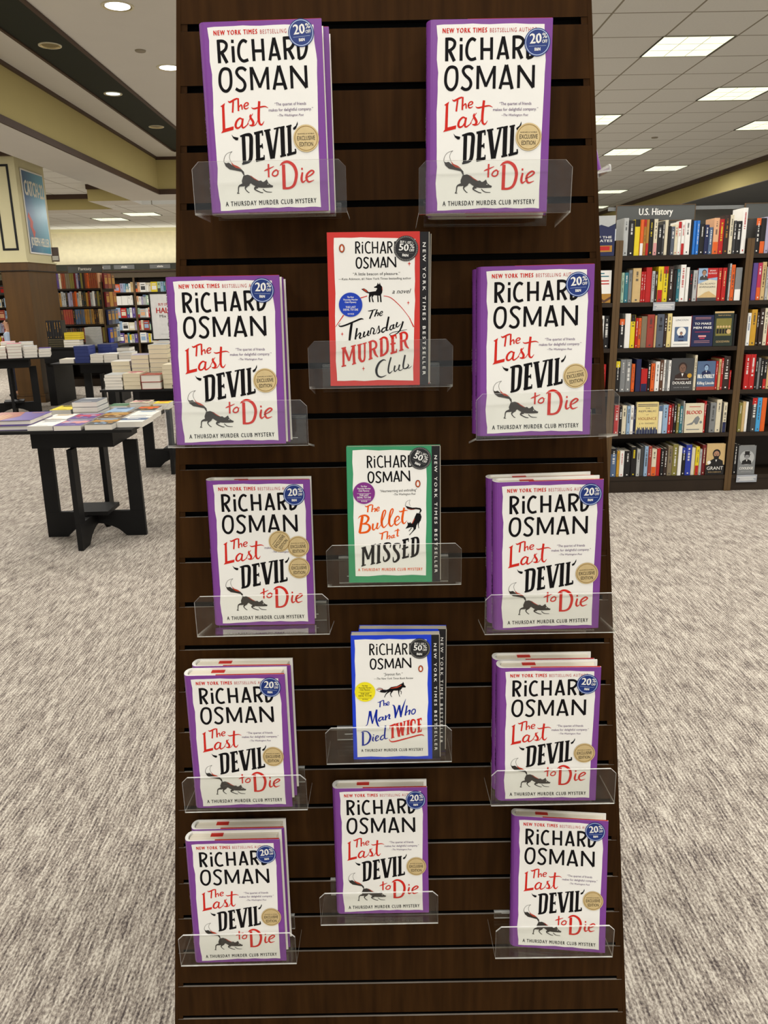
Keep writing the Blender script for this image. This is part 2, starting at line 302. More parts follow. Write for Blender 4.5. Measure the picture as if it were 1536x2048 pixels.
  ',1831,21 -153,1777,21 -117,1759,21 -83,1771,21|lk-60,1931,21 -55,1754,21|lk21,1934,21 21,1756,21|lk-55,1839,21 21,1840,21|lk110,1933,21 64,1751,21|lk1'
  '10,1933,23 148,1752,23|lk79,1799,19 136,1801,19|lk182,1932,21 182,1754,21|sk175,1924,21 223,1924,21 244,1895,21 233,1861,21 187,1847,21|lk206,1848,23 '
  '249,1757,23|lk290,1931,21 290,1758,21|sk284,1926,21 341,1911,21 362,1845,21 342,1777,21 285,1762,21|ok-269,1688,23 -238,1665,23 -230,1606,23 -247,1546'
  ',23 -280,1532,23 -307,1568,23 -311,1637,23 -296,1678,23|sk-120,1672,23 -153,1692,23 -184,1680,23 -187,1643,23 -153,1606,23 -128,1574,23 -138,1542,23 -'
  '169,1532,23 -203,1549,23|lk-83,1693,21 -86,1532,21|lk-81,1688,23 -25,1554,23|lk-27,1554,21 28,1694,21|lk28,1697,23 38,1539,23|lk110,1704,21 69,1536,21'
  '|lk110,1704,25 154,1540,25|lk85,1585,19 142,1586,19|lk183,1706,21 178,1543,21|lk183,1701,25 307,1549,25|lk298,1705,21 307,1546,21|so-370,1184,5 -341,1'
  '169,18 -288,1194,18 -250,1195,12|lo-319,1176,21 -330,1083,21|lo-250,1193,19 -268,1088,19|so-262,1118,9 -218,1142,14 -212,1123,18 -224,1087,16|so-197,1'
  '117,9 -156,1140,12 -161,1159,16 -183,1151,14 -198,1117,18 -181,1101,16 -147,1119,5|lo-408,1024,39 -455,771,39|so-475,987,4 -441,1025,18 -361,1036,27 -'
  '318,993,34 -352,927,25 -417,905,16|so-417,905,14 -328,898,25 -300,843,37 -345,785,32 -461,768,23|so-251,911,25 -259,835,27 -237,814,16 -199,861,7|so-1'
  '80,923,26 -196,844,23 -175,835,12 -137,888,6|so-140,875,7 -102,965,11 -62,1078,19 -70,1113,16 -99,1080,23 -120,965,34 -116,886,30 -86,850,19 -31,905,7'
  '|so-32,903,7 13,1000,11 52,1103,19 41,1134,16 12,1088,23 -5,982,33 -6,903,30 24,867,19 75,922,7|so69,927,7 136,971,14 141,1006,18 112,1016,19 80,964,2'
  '8 80,904,26 110,886,18 172,939,6|so219,1149,25 189,990,33 197,921,28 223,910,16 260,952,4|so139,1102,5 165,1086,19 225,1106,19 275,1103,4|so-164,768,5'
  ' -132,757,16 -69,783,16 -41,788,11|lo-109,762,21 -124,663,21|lo-34,790,19 -44,671,19|so-35,698,9 -8,726,14 2,708,16 -13,671,14|so61,733,11 29,717,12 2'
  '2,692,16 47,695,12 64,730,7|so67,738,16 58,695,14 84,701,5|so123,829,19 111,734,21 117,713,14 140,727,4|so67,790,5 107,805,16 153,805,5|lk-404,543,36 '
  '-411,262,36|lk-388,543,41 -330,362,41|lk-330,362,25 -260,576,25|lk-257,583,44 -266,288,45|lk-434,534,18 -365,555,18|lk-287,569,18 -212,595,18|lk-439,2'
  '56,18 -370,278,18|lk-299,281,18 -229,304,18|lk-169,589,44 -178,308,44|lk-203,580,18 -136,599,18|lk-212,296,20 -141,317,20|sk0,538,12 8,597,19 -28,611,'
  '23 -77,593,35 -80,531,43 -30,459,46 -20,388,41 -58,339,30 -95,336,23 -100,406,12|sk145,526,12 153,586,19 118,599,23 69,582,35 66,520,42 116,448,46 126'
  ',377,41 88,328,30 51,325,23 46,395,12|lk222,663,42 210,378,42|lk187,647,28 284,671,28|lk181,514,26 275,547,26|lk180,375,28 281,401,28|lk276,441,12 277'
  ',396,12|lk278,671,12 278,627,12|lk350,689,42 341,400,42|sk314,671,16 388,690,26 422,653,40 414,476,40 374,417,32 307,389,19|pk235,1178 274,1165 339,11'
  '46 401,1148 462,1139 481,1106 465,1071 437,1065 457,1097 448,1115 392,1124 322,1113 269,1128|pk404,1063 461,1060 478,1005 463,944 425,918 400,874 391,'
  '821 358,811 352,848 301,846 235,826 271,883 265,934 289,910 308,929 321,905 350,931 377,1006|sk380,830,26 336,777,12 294,731,11|lk328,839,12 286,788,9'
  '|sk443,944,26 429,891,12 435,832,9|sk310,1265,3 253,1235,4 235,1174,5|sk310,1265,3 296,1217,3 313,1171,3|lf373,980,14 337,905,11|sf274,1138,4 330,1119'
  ',7 383,1124,3'
),
'U':(
  'pw-572,2000 -403,2007 -228,1999 -23,2009 181,1998 384,2004 559,1993 562,1712 578,1531 566,1260 576,958 558,731 562,427 567,54 369,43 149,53 -117,39 -3'
  '53,49 -568,40 -569,356 -576,585 -576,890 -583,1118 -568,1421 -575,1648 -565,1844|lk-328,1930,24 -332,1744,24|sk-339,1921,21 -297,1924,21 -271,1895,21 '
  '-279,1854,21 -325,1840,21|lk-309,1842,24 -266,1747,24|lk-222,1927,21 -223,1905,21|lk-223,1884,21 -223,1748,21|sk-97,1910,21 -132,1928,21 -170,1893,21 '
  '-176,1828,21 -161,1773,21 -124,1754,21 -89,1767,21|lk-63,1932,21 -60,1749,21|lk20,1934,21 17,1751,21|lk-59,1837,21 18,1838,21|lk111,1933,21 62,1746,21'
  '|lk111,1933,23 148,1747,23|lk78,1796,19 136,1797,19|lk185,1933,21 183,1749,21|sk178,1925,21 227,1924,21 248,1894,21 237,1859,21 190,1845,21|lk209,1846'
  ',23 252,1752,23|lk296,1931,21 294,1753,21|sk291,1926,21 349,1911,21 369,1843,21 347,1773,21 289,1757,21|ok-282,1681,24 -250,1658,24 -243,1597,24 -261,'
  '1534,24 -296,1520,24 -323,1557,24 -326,1628,24 -310,1671,24|sk-129,1665,24 -162,1685,24 -195,1672,24 -198,1635,24 -164,1596,24 -138,1564,24 -149,1530,'
  '24 -181,1519,24 -216,1538,24|lk-90,1687,21 -96,1520,21|lk-88,1681,24 -33,1543,24|lk-35,1543,21 24,1687,21|lk24,1691,24 32,1527,24|lk109,1697,21 64,152'
  '4,21|lk109,1697,26 151,1528,26|lk81,1574,19 139,1575,19|lk183,1699,21 176,1531,21|lk183,1694,26 308,1537,26|lk301,1698,21 308,1534,21|sb-229,964,6 -20'
  '0,968,13 -145,996,13 -128,997,9|lb-183,974,19 -193,882,19|lb-130,998,17 -128,903,17|sb-128,923,8 -104,949,13 -93,929,15 -101,905,13|sb-80,927,8 -45,94'
  '8,11 -51,971,13 -73,963,11 -82,926,15 -62,914,13 -35,934,5|sb-427,577,6 -399,595,13 -368,731,23 -351,820,34|lb-349,820,38 -315,605,21|lb-317,605,13 -2'
  '46,843,21|sb-244,845,28 -255,700,34 -237,602,27 -210,555,15 -161,545,5|sb-148,717,13 -193,710,17 -217,661,23 -194,653,17 -149,702,8|sb-143,723,23 -149'
  ',672,21 -119,674,6|lb-101,747,25 -108,663,25|sb-102,690,8 -55,756,15 -40,746,25 -50,690,21 -21,691,5|sb4,916,6 32,902,23 50,816,34 50,697,21|lb50,697,'
  '13 116,913,26|lb116,915,34 139,713,23|sb139,713,15 166,854,26 221,1018,4|lb238,909,24 209,740,25|sb215,774,8 272,827,17 284,815,24 267,749,19|ob347,84'
  '6,17 316,819,17 313,772,17 343,765,17 368,799,17 367,835,17|lb-471,466,32 -476,245,32|sb-503,459,6 -458,480,13 -392,466,19 -353,397,34 -373,311,32 -42'
  '4,258,21 -493,240,19|sb-306,389,23 -318,328,25 -298,308,8|lb-309,418,19 -294,418,19|sb-280,336,6 -232,375,13 -226,399,17 -255,397,19 -274,348,25 -260,'
  '315,19 -212,339,6|sb-135,414,13 -173,396,17 -195,349,21 -168,334,17 -128,376,8|sb-108,574,23 -126,406,25 -117,353,21 -73,363,5|lr-47,556,26 48,597,26|'
  'lr-40,564,13 -38,521,13|lr44,597,11 47,556,11|lr4,572,38 1,364,38|lr-24,358,15 31,376,15|lr75,606,40 105,383,40|lr105,383,19 143,612,19|lr137,624,40 1'
  '64,403,40|lr164,403,21 198,641,21|lr48,596,13 105,615,13|lr174,634,13 217,647,13|lr255,658,34 247,432,34|lr228,647,15 279,662,15|lr221,416,15 272,433,'
  '15|sr364,599,13 360,653,23 325,666,28 301,619,36 304,477,36 334,451,28 363,472,23 368,523,13|lr421,685,34 423,465,34|lr394,666,24 469,690,24|lr406,576'
  ',19 458,591,19|lr398,458,26 466,481,26|lr462,516,11 463,477,11|lr464,691,11 466,655,11|sr-55,349,6 -34,309,15 32,303,23 259,363,21 449,413,21 507,391,'
  '5|pk-180,1163 -142,1178 -85,1172 -38,1187 -40,1158 -105,1124 -157,1129 -190,1149|pk-47,1187 -9,1218 85,1233 150,1271 171,1279 182,1304 193,1278 197,12'
  '51 226,1224 218,1208 171,1209 143,1171 84,1159 27,1159 -11,1136 -48,1148|sk-19,1167,38 -85,1109,15 -118,1047,9|sk18,1167,28 -21,1099,13 1,1053,8|sk114'
  ',1176,30 111,1108,11 127,1057,8|sk133,1156,13 153,1137,9 147,1096,7|sk-244,1174,4 -198,1208,5 -137,1186,6|sk-244,1174,4 -199,1147,5 -162,1131,6|sf-19,'
  '1198,9 85,1215,21 156,1251,13|sf-142,1182,9 -198,1188,13 -227,1177,6'
),
}
PRINT={
'P':[
  ('NEW YORK TIMES','r',-62.46,221.8,-5.125,222,5.141,0.02,0),
  ('BESTSELLING AUTHOR','d',-1.137,221.9,60.09,222.1,5.098,0,0),
  ('“The quartet of friends','v',12.98,134.5,55.12,134.4,3.753,-0.004,0),
  ('makes for delightful company.”','v',4.733,127.4,64.36,127.6,3.763,-0.004,0),
  ('–The Washington Post','v',16.1,121.1,51.37,120.8,2.927,-0.004,0.3),
  ('A THURSDAY MURDER CLUB MYSTERY','k',-61.05,9.242,63.52,10.74,5.42,0.012,0),
],
'R':[
  ('“A little beacon of pleasure.”','k',-28.69,150.3,36.18,150.5,3.833,0,0),
  ('—Kate Atkinson, #1 New York Times bestselling author','k',-48.48,144.3,51.48,144.6,2.934,0,0),
  ('a novel','k',25.17,125.6,51.44,126.1,6.173,0,0.35),
],
'N':[
  ('“Heartwarming and enthralling”','k',-14.14,138.3,41.29,139.6,3.805,-0.004,0),
  ('–The Washington Post','k',5.24,133.5,39.2,134.1,3.213,-0.004,0.3),
  ('A THURSDAY MURDER CLUB MYSTERY','o',-48.83,17.91,48.87,18.24,3.933,0.012,0),
],
'U':[
  ('“Joyous fun.”','k',-11.89,140.8,17.98,141.4,4.395,0,0.2),
  ('—The New York Times Book Review','k',-27.7,134.3,34.52,134.8,3.228,0,0.3),
  ('A THURSDAY MURDER CLUB MYSTERY','k',-50.28,12.99,48.73,14.14,4.186,0.012,0),
],
}
# ------------------------------------------------------------------ the room
def wood(name, rgb, var=.25, stretch=(6, 60, 6), rough=.42, spec=.35):
    return mat(name, rgb, rough, spec, var, 1.0, 0, .05, stretch)
M_DRY = mat('ceiling_paint', (218, 215, 207), .9, .1, .015, 3)
M_YEL = mat('yellow_paint', (182, 168, 114), .85, .15, .03, 2)
M_CREAM = mat('cream_paint', (216, 208, 168), .8, .15, .03, 3)
M_GREEN = mat('dark_green_paint', (38, 42, 32), .7, .2, .05, 4)
M_BRT = wood('brown_trim_wood', (70, 50, 36), .12, (3, 3, 3), .5)
M_OAK = wood('stained_oak', (84, 57, 22), .25, (14, 14, 1.2), .45)
M_BLK = mat('black_paint', (15, 14, 13), .55, .25, .1, 20)
M_CASE = wood('espresso_laminate', (44, 33, 22), .18, (10, 10, 2), .5, .3)
M_CASEE = wood('worn_upright_edge', (92, 70, 42), .2, (10, 10, 3), .5, .3)
M_SIGN = mat('grey_sign_plate', (84, 86, 84), .5, .3, .03, 6)
M_WHT = mat('white_ink', (236, 234, 228), .5, .3, .02, 10)
def tile_mat():
    m = bpy.data.materials.new('ceiling_tile_grid'); m.use_nodes = True; nt = m.node_tree; b = nt.nodes['Principled BSDF']
    b.inputs['Roughness'].default_value = .92; b.inputs['Specular IOR Level'].default_value = .1
    g = nt.nodes.new('ShaderNodeNewGeometry'); sp = nt.nodes.new('ShaderNodeSeparateXYZ'); nt.links.new(g.outputs['Position'], sp.inputs[0])
    res = []
    for ax, off in ((0, 3.34), (1, 8.68)):
        a = nt.nodes.new('ShaderNodeMath'); a.operation = 'SUBTRACT'; a.inputs[1].default_value = off-.664*40+.012; nt.links.new(sp.outputs[ax], a.inputs[0])
        md = nt.nodes.new('ShaderNodeMath'); md.operation = 'MODULO'; md.inputs[1].default_value = .664; nt.links.new(a.outputs[0], md.inputs[0])
        ls = nt.nodes.new('ShaderNodeMath'); ls.operation = 'LESS_THAN'; ls.inputs[1].default_value = .018; nt.links.new(md.outputs[0], ls.inputs[0]); res.append(ls)
    mx = nt.nodes.new('ShaderNodeMath'); mx.operation = 'MAXIMUM'; nt.links.new(res[0].outputs[0], mx.inputs[0]); nt.links.new(res[1].outputs[0], mx.inputs[1])
    nz = nt.nodes.new('ShaderNodeTexNoise'); nz.inputs['Scale'].default_value = 60; nt.links.new(g.outputs['Position'], nz.inputs['Vector'])
    r1 = nt.nodes.new('ShaderNodeValToRGB'); r1.color_ramp.elements[0].color = lin((222, 222, 217))+(1,); r1.color_ramp.elements[1].color = lin((231, 231, 225))+(1,); nt.links.new(nz.outputs[0], r1.inputs[0])
    mc = nt.nodes.new('ShaderNodeMix'); mc.data_type = 'RGBA'; nt.links.new(mx.outputs[0], mc.inputs[0]); nt.links.new(r1.outputs[0], mc.inputs[6]); mc.inputs[7].default_value = lin((150, 144, 128))+(1,)
    nt.links.new(mc.outputs[2], b.inputs['Base Color'])
    return m
M_TILE = tile_mat()
def carpet_mat():
    m = bpy.data.materials.new('streaked_carpet'); m.use_nodes = True; nt = m.node_tree; b = nt.nodes['Principled BSDF']
    b.inputs['Roughness'].default_value = .95; b.inputs['Specular IOR Level'].default_value = .05
    g = nt.nodes.new('ShaderNodeNewGeometry')
    def noise(sc, detail, st):
        mp = nt.nodes.new('ShaderNodeMapping'); mp.inputs['Scale'].default_value = st; nt.links.new(g.outputs['Position'], mp.inputs[0])
        n = nt.nodes.new('ShaderNodeTexNoise'); n.inputs['Scale'].default_value = sc; n.inputs['Detail'].default_value = detail; n.inputs['Roughness'].default_value = .65
        nt.links.new(mp.outputs[0], n.inputs['Vector']); return n
    a = noise(1, 2, (95, 11, 1)); c = noise(1, 2, (230, 110, 1)); d = noise(1, 3, (14, 7, 1))
    def math_(op, i0, i1, v1=None):
        k = nt.nodes.new('ShaderNodeMath'); k.operation = op
        nt.links.new(i0, k.inputs[0])
        if v1 is None: nt.links.new(i1, k.inputs[1])
        else: k.inputs[1].default_value = v1
        return k.outputs[0]
    f = noise(1, 1, (9, 6, 1)); sp = nt.nodes.new('ShaderNodeSeparateXYZ'); nt.links.new(g.outputs['Position'], sp.inputs[0])
    wob = math_('MULTIPLY', f.outputs[0], None, .022); xx = math_('ADD', sp.outputs[0], wob); xs = math_('MULTIPLY', xx, None, 2*PI/.0105)
    sn = math_('SINE', xs, None, 0); rid = math_('MULTIPLY', sn, None, .035)
    s1 = math_('MULTIPLY', a.outputs[0], None, .42); s2 = math_('MULTIPLY', c.outputs[0], None, .50); s3 = math_('MULTIPLY', d.outputs[0], None, .16)
    t = math_('ADD', math_('ADD', math_('ADD', s1, s2), s3), rid)
    rp = nt.nodes.new('ShaderNodeValToRGB'); e = rp.color_ramp.elements
    e[0].position = .41; e[0].color = lin((84, 76, 74))+(1,); e[1].position = .66; e[1].color = lin((214, 206, 192))+(1,)
    q = e.new(.53); q.color = lin((156, 146, 135))+(1,)
    nt.links.new(t, rp.inputs[0]); nt.links.new(rp.outputs[0], b.inputs['Base Color'])
    bp = nt.nodes.new('ShaderNodeBump'); bp.inputs['Strength'].default_value = .35; bp.inputs['Distance'].default_value = .004
    nt.links.new(t, bp.inputs['Height']); nt.links.new(bp.outputs[0], b.inputs['Normal'])
    return m
def plane(name, P, m):
    mb = MB(); mb.quad(*P); return struct(mb.build(name, m))
def bx(name, x0, x1, y0, y1, z0, z1, m):
    mb = MB(); mb.box(x0-(x0+x1)/2, x1-(x0+x1)/2, y0-(y0+y1)/2, y1-(y0+y1)/2, 0, z1-z0); return struct(mb.build(name, m, loc=((x0+x1)/2, (y0+y1)/2, z0)))
plane('floor', [(-14, -5, 0), (16, -5, 0), (16, 30, 0), (-14, 30, 0)], carpet_mat())
bx('ceiling', .35, 7.05, -4, 27, 3.6, 3.7, M_TILE)
bx('ceiling', -3.44, .35, -4, 14.11, 3.6, 3.7, M_DRY)
bx('ceiling', -12, -4.12, -4, 16.9, 3.3, 3.4, M_TILE)
bx('ceiling', 7.1, 16, -4, 27, 3.2, 3.3, mat('grey_ceiling', (120, 122, 122), .9, .1, .03, 2))
bx('ceiling', -4.86, .35, 15.6, 21.2, 3.03, 3.1, M_TILE)
bx('ceiling', -12, -4.861, 16.9, 21.2, 3.03, 3.1, M_TILE)
# left beam with its yellow face, crossing beam beyond
def beam(name, x0, x1, y0, y1, z0, z1, yel):
    mb = MB(); w, d = (x1-x0)/2, (y1-y0)/2
    mb.box(-w, w, -d, d, 0, z1-z0, 0)
    for f in yel:
        if f == 'R': mb.quad((w+.002, -d, 0), (w+.002, d, 0), (w+.002, d, z1-z0), (w+.002, -d, z1-z0), 1)
        if f == 'F': mb.quad((-w, -d-.002, 0), (w, -d-.002, 0), (w, -d-.002, z1-z0), (-w, -d-.002, z1-z0), 1)
        if f == 'L': mb.quad((-w-.002, d, 0), (-w-.002, -d, 0), (-w-.002, -d, z1-z0), (-w-.002, d, z1-z0), 1)
    return struct(mb.build(name, [M_DRY, M_YEL], loc=((x0+x1)/2, (y0+y1)/2, z0)))
beam('ceiling_beam', -4.12, -3.44, -4, 14.11, 3.03, 3.68, 'R')
beam('ceiling_beam', -4.12, .35, 14.112, 14.95, 3.03, 3.68, 'F')
beam('ceiling_beam', -4.86, -4.121, 14.9, 15.6, 3.03, 3.299, 'FL')
beam('ceiling_beam', -12, -4.861, 16.3, 16.9, 3.03, 3.299, 'F')
beam('ceiling_beam', -3.4, .35, 17.0, 18.4, 2.62, 3.03, '')
beam('ceiling_beam', 7.05, 7.09, -4, 27, 3.2, 3.68, 'L')
n_ = 0
def trim(x0, x1, y0, y1, z0, z1, m=None):
    global n_; n_ += 1
    bx('trim_%d' % n_, x0, x1, y0, y1, z0, z1, m or M_BRT)
trim(-3.437, -3.408, -4, 14.08, 3.565, 3.599)      # upper cornice along the left tray
trim(-3.437, .35, 14.08, 14.108, 3.555, 3.599)
trim(-3.437, -3.415, -4, 14.088, 3.03, 3.10)      # lower band of the yellow face
trim(-3.437, .35, 14.088, 14.108, 3.03, 3.11)
trim(-3.02, -2.992, -4, 13.48, 3.58, 3.599); trim(-2.992, -2.572, -4, 13.05, 3.592, 3.599, M_GREEN); trim(-2.572, -2.537, -4, 13.0, 3.582, 3.599)
trim(-2.992, .35, 13.05, 13.45, 3.592, 3.599, M_GREEN); trim(-2.992, .35, 13.45, 13.5, 3.572, 3.599); trim(-2.537, .35, 13.015, 13.05, 3.572, 3.599)
trim(6.96, 7.048, -4, 27, 3.52, 3.599)
trim(-4.86, -4.124, 14.83, 14.896, 3.22, 3.298); trim(-12, -4.87, 16.22, 16.296, 3.22, 3.298)
bx('wall_far', -12, .35, 21.0, 21.2, 0, 3.03, mat('far_wallpaper', (224, 215, 184), .8, .15, .07, 9))
bx('trim_cornice', -12, -3.42, 20.86, 20.998, 2.95, 3.03, M_CREAM)
bx('wall_right', 7.1, 16, 20.0, 20.2, 0, 3.2, mat('grey_wall_paint', (136, 134, 126), .85, .15, .04, 2))
bx('wall_back', .35, 7.1, 27.0, 27.2, 0, 3.6, M_CREAM)
bx('wall_left', -12.1, -12, -4, 21, 0, 3.3, M_CREAM)

# fluorescent troffers in the tile grid
def lightpanel():
    fr = MB()
    s_ = .332
    for k_, (a, b, c, d) in enumerate(((-s_, s_, -s_, -s_+.008), (-s_, s_, s_-.008, s_), (-s_, -s_+.011, -s_+.008, s_-.008), (s_-.011, s_, -s_+.008, s_-.008))): fr.box(a, b, c, d, -.010, -.002, 0 if k_ > 1 else 1)
    df = MB(); df.quad((-.318, .318, -.006), (.318, .318, -.006), (.318, -.318, -.006), (-.318, -.318, -.006))
    lv = MB()
    for k in (-.103, .103):
        lv.box(k-.003, k+.003, -.31, .31, -.010, -.0065); lv.box(-.31, .31, k-.003, k+.003, -.010, -.0065)
    return fr.mesh('light_frame', [mat('dark_light_frame', (60, 56, 46), .6), mat('pale_light_frame', (150, 146, 130), .6)]), df.mesh('diffuser', [emat('troffer_glow', (248, 252, 222), .86)]), lv.mesh('louver', [mat('louver_white', (250, 250, 238), .5)])
LF, LD, LV = lightpanel()
for i, (x, y, w_) in enumerate(((3.01, 8.34, 'largest and nearest ceiling light panel at upper right'), (4.33, 10.30, 'ceiling light panel at the right edge below the largest one'), (3.01, 11.70, 'ceiling light panel just right of the slatwall display, third row'),
        (5.66, 12.27, 'ceiling light panel cut off by the right photo edge'), (4.34, 14.40, 'ceiling light panel in the middle of the far rows'), (5.70, 16.42, 'small far ceiling light panel above the grey shelf sign'), (5.75, 20.2, 'tiny far ceiling light panel beside the slatwall edge'), (6.4, 24.0, 'farthest and flattest ceiling light panel by the cream wall'))):
    e = tag(empty('ceiling_light', (x, y, 3.6)), 'square glowing '+w_, 'ceiling light', 'square ceiling light panels over the right aisle')
    link('light_frame', LF, e); link('diffuser', LD, e); link('louver', LV, e)
for (x, y, w_) in ((-5.55, 18.35, 'lower left one of two flat ceiling light panels above far left wall'), (-4.6, 17.35, 'upper right one of two flat ceiling light panels before far wall')):
    e = tag(empty('ceiling_light', (x, y, 3.03)), w_, 'ceiling light', 'flat light panels in the far left ceiling')
    link('light_frame', LF, e); link('diffuser', LD, e); link('louver', LV, e)
def can(x, y, z, r, lit, label):
    e = tag(empty('downlight', (x, y, z)), label, 'downlight', 'round recessed downlights at upper left')
    mb = MB(); n = 28
    for i in range(n):
        a, b = 2*PI*i/n, 2*PI*(i+1)/n
        P = lambda rr, t, zz: (rr*math.cos(t), rr*math.sin(t), zz)
        mb.quad(P(r, b, -.001), P(r, a, -.001), P(r*.99, a, -.008), P(r*.99, b, -.008)); mb.quad(P(r*.99, b, -.008), P(r*.99, a, -.008), P(r*.86, a, -.008), P(r*.86, b, -.008)); mb.quad(P(r*.86, b, -.008), P(r*.86, a, -.008), P(r*.7, a, -.0015), P(r*.7, b, -.0015), 1)
    mb.build('trim_ring', [mat('can_trim', (214, 208, 180), .4), mat('can_reflector', (200, 184, 130), .25, .5, .2, 60, .6)], e)
    d = MB(); d.disc(0, 0, 0, r*.8, 0, 28); d.xform(Matrix.Rotation(PI, 4, 'X')); d.xform(Matrix.Translation((0, 0, -.004 if lit else -.0012)))
    d.build('lamp', emat('can_glow', (240, 242, 255), 4.0) if lit == 1 else emat('small_can_glow', (200, 225, 225), 1.6) if lit else mat('dark_can', (128, 116, 78), .3, .5, .4, 90), e)
can(-1.90, 7.02, 3.6, .125, 1, 'large lit round downlight at the top of the beige ceiling')
can(-1.93, 8.79, 3.6, .125, 1, 'lit round downlight half hidden by the slatwall edge')
can(-2.785, 7.97, 3.592, .10, 0, 'unlit golden downlight nearest in the dark green ceiling stripe')
can(-2.785, 9.77, 3.592, .10, 2, 'lit small downlight in the middle of the dark green stripe')
can(-2.785, 11.62, 3.592, .10, 0, 'unlit golden downlight farthest along the dark green ceiling stripe')
for (x, y, z, lb) in ((-2.05, 8.2, 3.6, 'small flat sprinkler cover on the beige ceiling between two downlights'), (4.35, 13.1, 3.6, 'round grey ceiling speaker between tile grid lines at right'), (7.9, 13.2, 3.2, 'bright slot fitting in the low grey ceiling at far right')):
    mb = MB(); n = 20
    mb.cyl((0, 0, 0), (0, 0, -.012), .05, .045, n); tag(mb.build('ceiling_fitting', mat('fitting_grey', (150, 142, 124), .6) if z > 3.3 else emat('slot_glow', (230, 232, 220), 1.0), loc=(x, y, z)), lb, 'ceiling fitting')
# ------------------------------------------------------------------ slatwall display tower
PO = Vector((0.0139, 1.2267, 1.7987))
def panel_axes():
    Ry_ = Matrix.Rotation(-0.0132, 3, 'Z')@Matrix.Rotation(-0.0091, 3, 'X'); ri = -.0008
    ux = Ry_@Vector((math.cos(ri), 0, math.sin(ri))); uv = Ry_@Vector((-math.sin(ri), 0, math.cos(ri)))
    return ux, uv, ux.cross(uv)
PX, PY, PZ = panel_axes()
def frame(O, x, y, z): return Matrix(((x.x, y.x, z.x, O.x), (x.y, y.y, z.y, O.y), (x.z, y.z, z.z, O.z), (0, 0, 0, 1)))
PM = frame(PO, PX, PY, PZ)
PITCH = .0762; VB = -1.7985; VT = .36
def UL(v): return -(.2642-.0863*v)-.006
def UR(v): return (.2902-.0878*v)+.006
M_SLAT = mat('slat_wood', (54, 33, 12), .55, .05, .38, 1.0, 0, .03, (70, 5, 70))
M_LIP = mat('slat_groove_lip', (150, 140, 128), .45, .4, .35, 6)  # bare groove edge with its glint painted in as pale grey
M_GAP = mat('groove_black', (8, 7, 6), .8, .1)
def slat_panel(ul, ur, vt, vb, inset=.006):
    mb = MB()
    ks = [k for k in range(-6, 26) if vb+.03 < -k*PITCH < vt-.02]
    g = .0046; lo = -.013
    edges = [(vt, None)]
    for k in ks: edges.append((-k*PITCH+g, -k*PITCH-g))
    edges.append((vb, None))
    for i in range(len(edges)-1):
        t = edges[i][1] if i > 0 else vt; b = edges[i+1][0]
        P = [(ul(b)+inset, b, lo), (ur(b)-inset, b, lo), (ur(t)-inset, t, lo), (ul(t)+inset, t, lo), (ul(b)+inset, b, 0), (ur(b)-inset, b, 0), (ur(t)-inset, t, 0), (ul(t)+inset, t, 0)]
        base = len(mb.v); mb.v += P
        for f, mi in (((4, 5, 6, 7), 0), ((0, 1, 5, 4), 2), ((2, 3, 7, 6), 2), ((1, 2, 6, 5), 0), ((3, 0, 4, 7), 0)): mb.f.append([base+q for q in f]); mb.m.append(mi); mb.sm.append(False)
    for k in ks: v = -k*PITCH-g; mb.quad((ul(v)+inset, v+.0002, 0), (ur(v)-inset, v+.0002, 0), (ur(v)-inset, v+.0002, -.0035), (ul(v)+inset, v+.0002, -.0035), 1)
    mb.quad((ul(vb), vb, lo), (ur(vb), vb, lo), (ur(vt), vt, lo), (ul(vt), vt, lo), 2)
    for f, s_ in ((ul, 1), (ur, -1)):
        a = lambda v: (f(v), f(v)+s_*inset) if s_ > 0 else (f(v)+s_*inset, f(v))
        (b0, b1), (t0, t1) = a(vb), a(vt)
        mb.hexa([(b0, vb, lo), (b1, vb, lo), (t1, vt, lo), (t0, vt, lo), (b0, vb, .0003), (b1, vb, .0003), (t1, vt, .0003), (t0, vt, .0003)], 0)
    return mb
tower = tag(empty('display_tower', mat4=PM@Matrix.Translation((0, VB, -.35))), 'tall tapering dark brown slatwall display tower holding the face-out mysteries', 'display stand')
TI = (PM@Matrix.Translation((0, VB, -.35))).inverted()
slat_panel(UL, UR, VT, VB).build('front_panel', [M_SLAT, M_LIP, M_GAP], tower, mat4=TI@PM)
def side_frame(f, sgn, depth=.7):
    p0 = PM@Vector((f(VB), VB, 0)); p1 = PM@Vector((f(0), 0, 0)); y = (p1-p0).normalized(); x = (-PZ*1.0) if sgn > 0 else PZ.copy()
    x = (x-y*x.dot(y)).normalized(); z = x.cross(y)
    return frame(p1 if sgn > 0 else p1-x*depth, x, y, z)
SR = side_frame(UR, 1); SL = side_frame(UL, -1)
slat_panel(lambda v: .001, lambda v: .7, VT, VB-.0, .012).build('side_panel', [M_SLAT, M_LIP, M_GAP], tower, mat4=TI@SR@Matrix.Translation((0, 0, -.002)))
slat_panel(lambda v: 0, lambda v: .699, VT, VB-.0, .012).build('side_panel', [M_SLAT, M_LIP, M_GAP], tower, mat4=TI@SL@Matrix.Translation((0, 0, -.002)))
cr = MB(); cr.hexa([(UL(VB)+.02, VB, -.7), (UR(VB)-.02, VB, -.7), (UR(VB)-.02, VB, -.02), (UL(VB)+.02, VB, -.02), (UL(VT)+.02, VT, -.7), (UR(VT)-.02, VT, -.7), (UR(VT)-.02, VT, -.02), (UL(VT)+.02, VT, -.02)])
cr.build('core', M_GAP, tower, mat4=TI@PM)

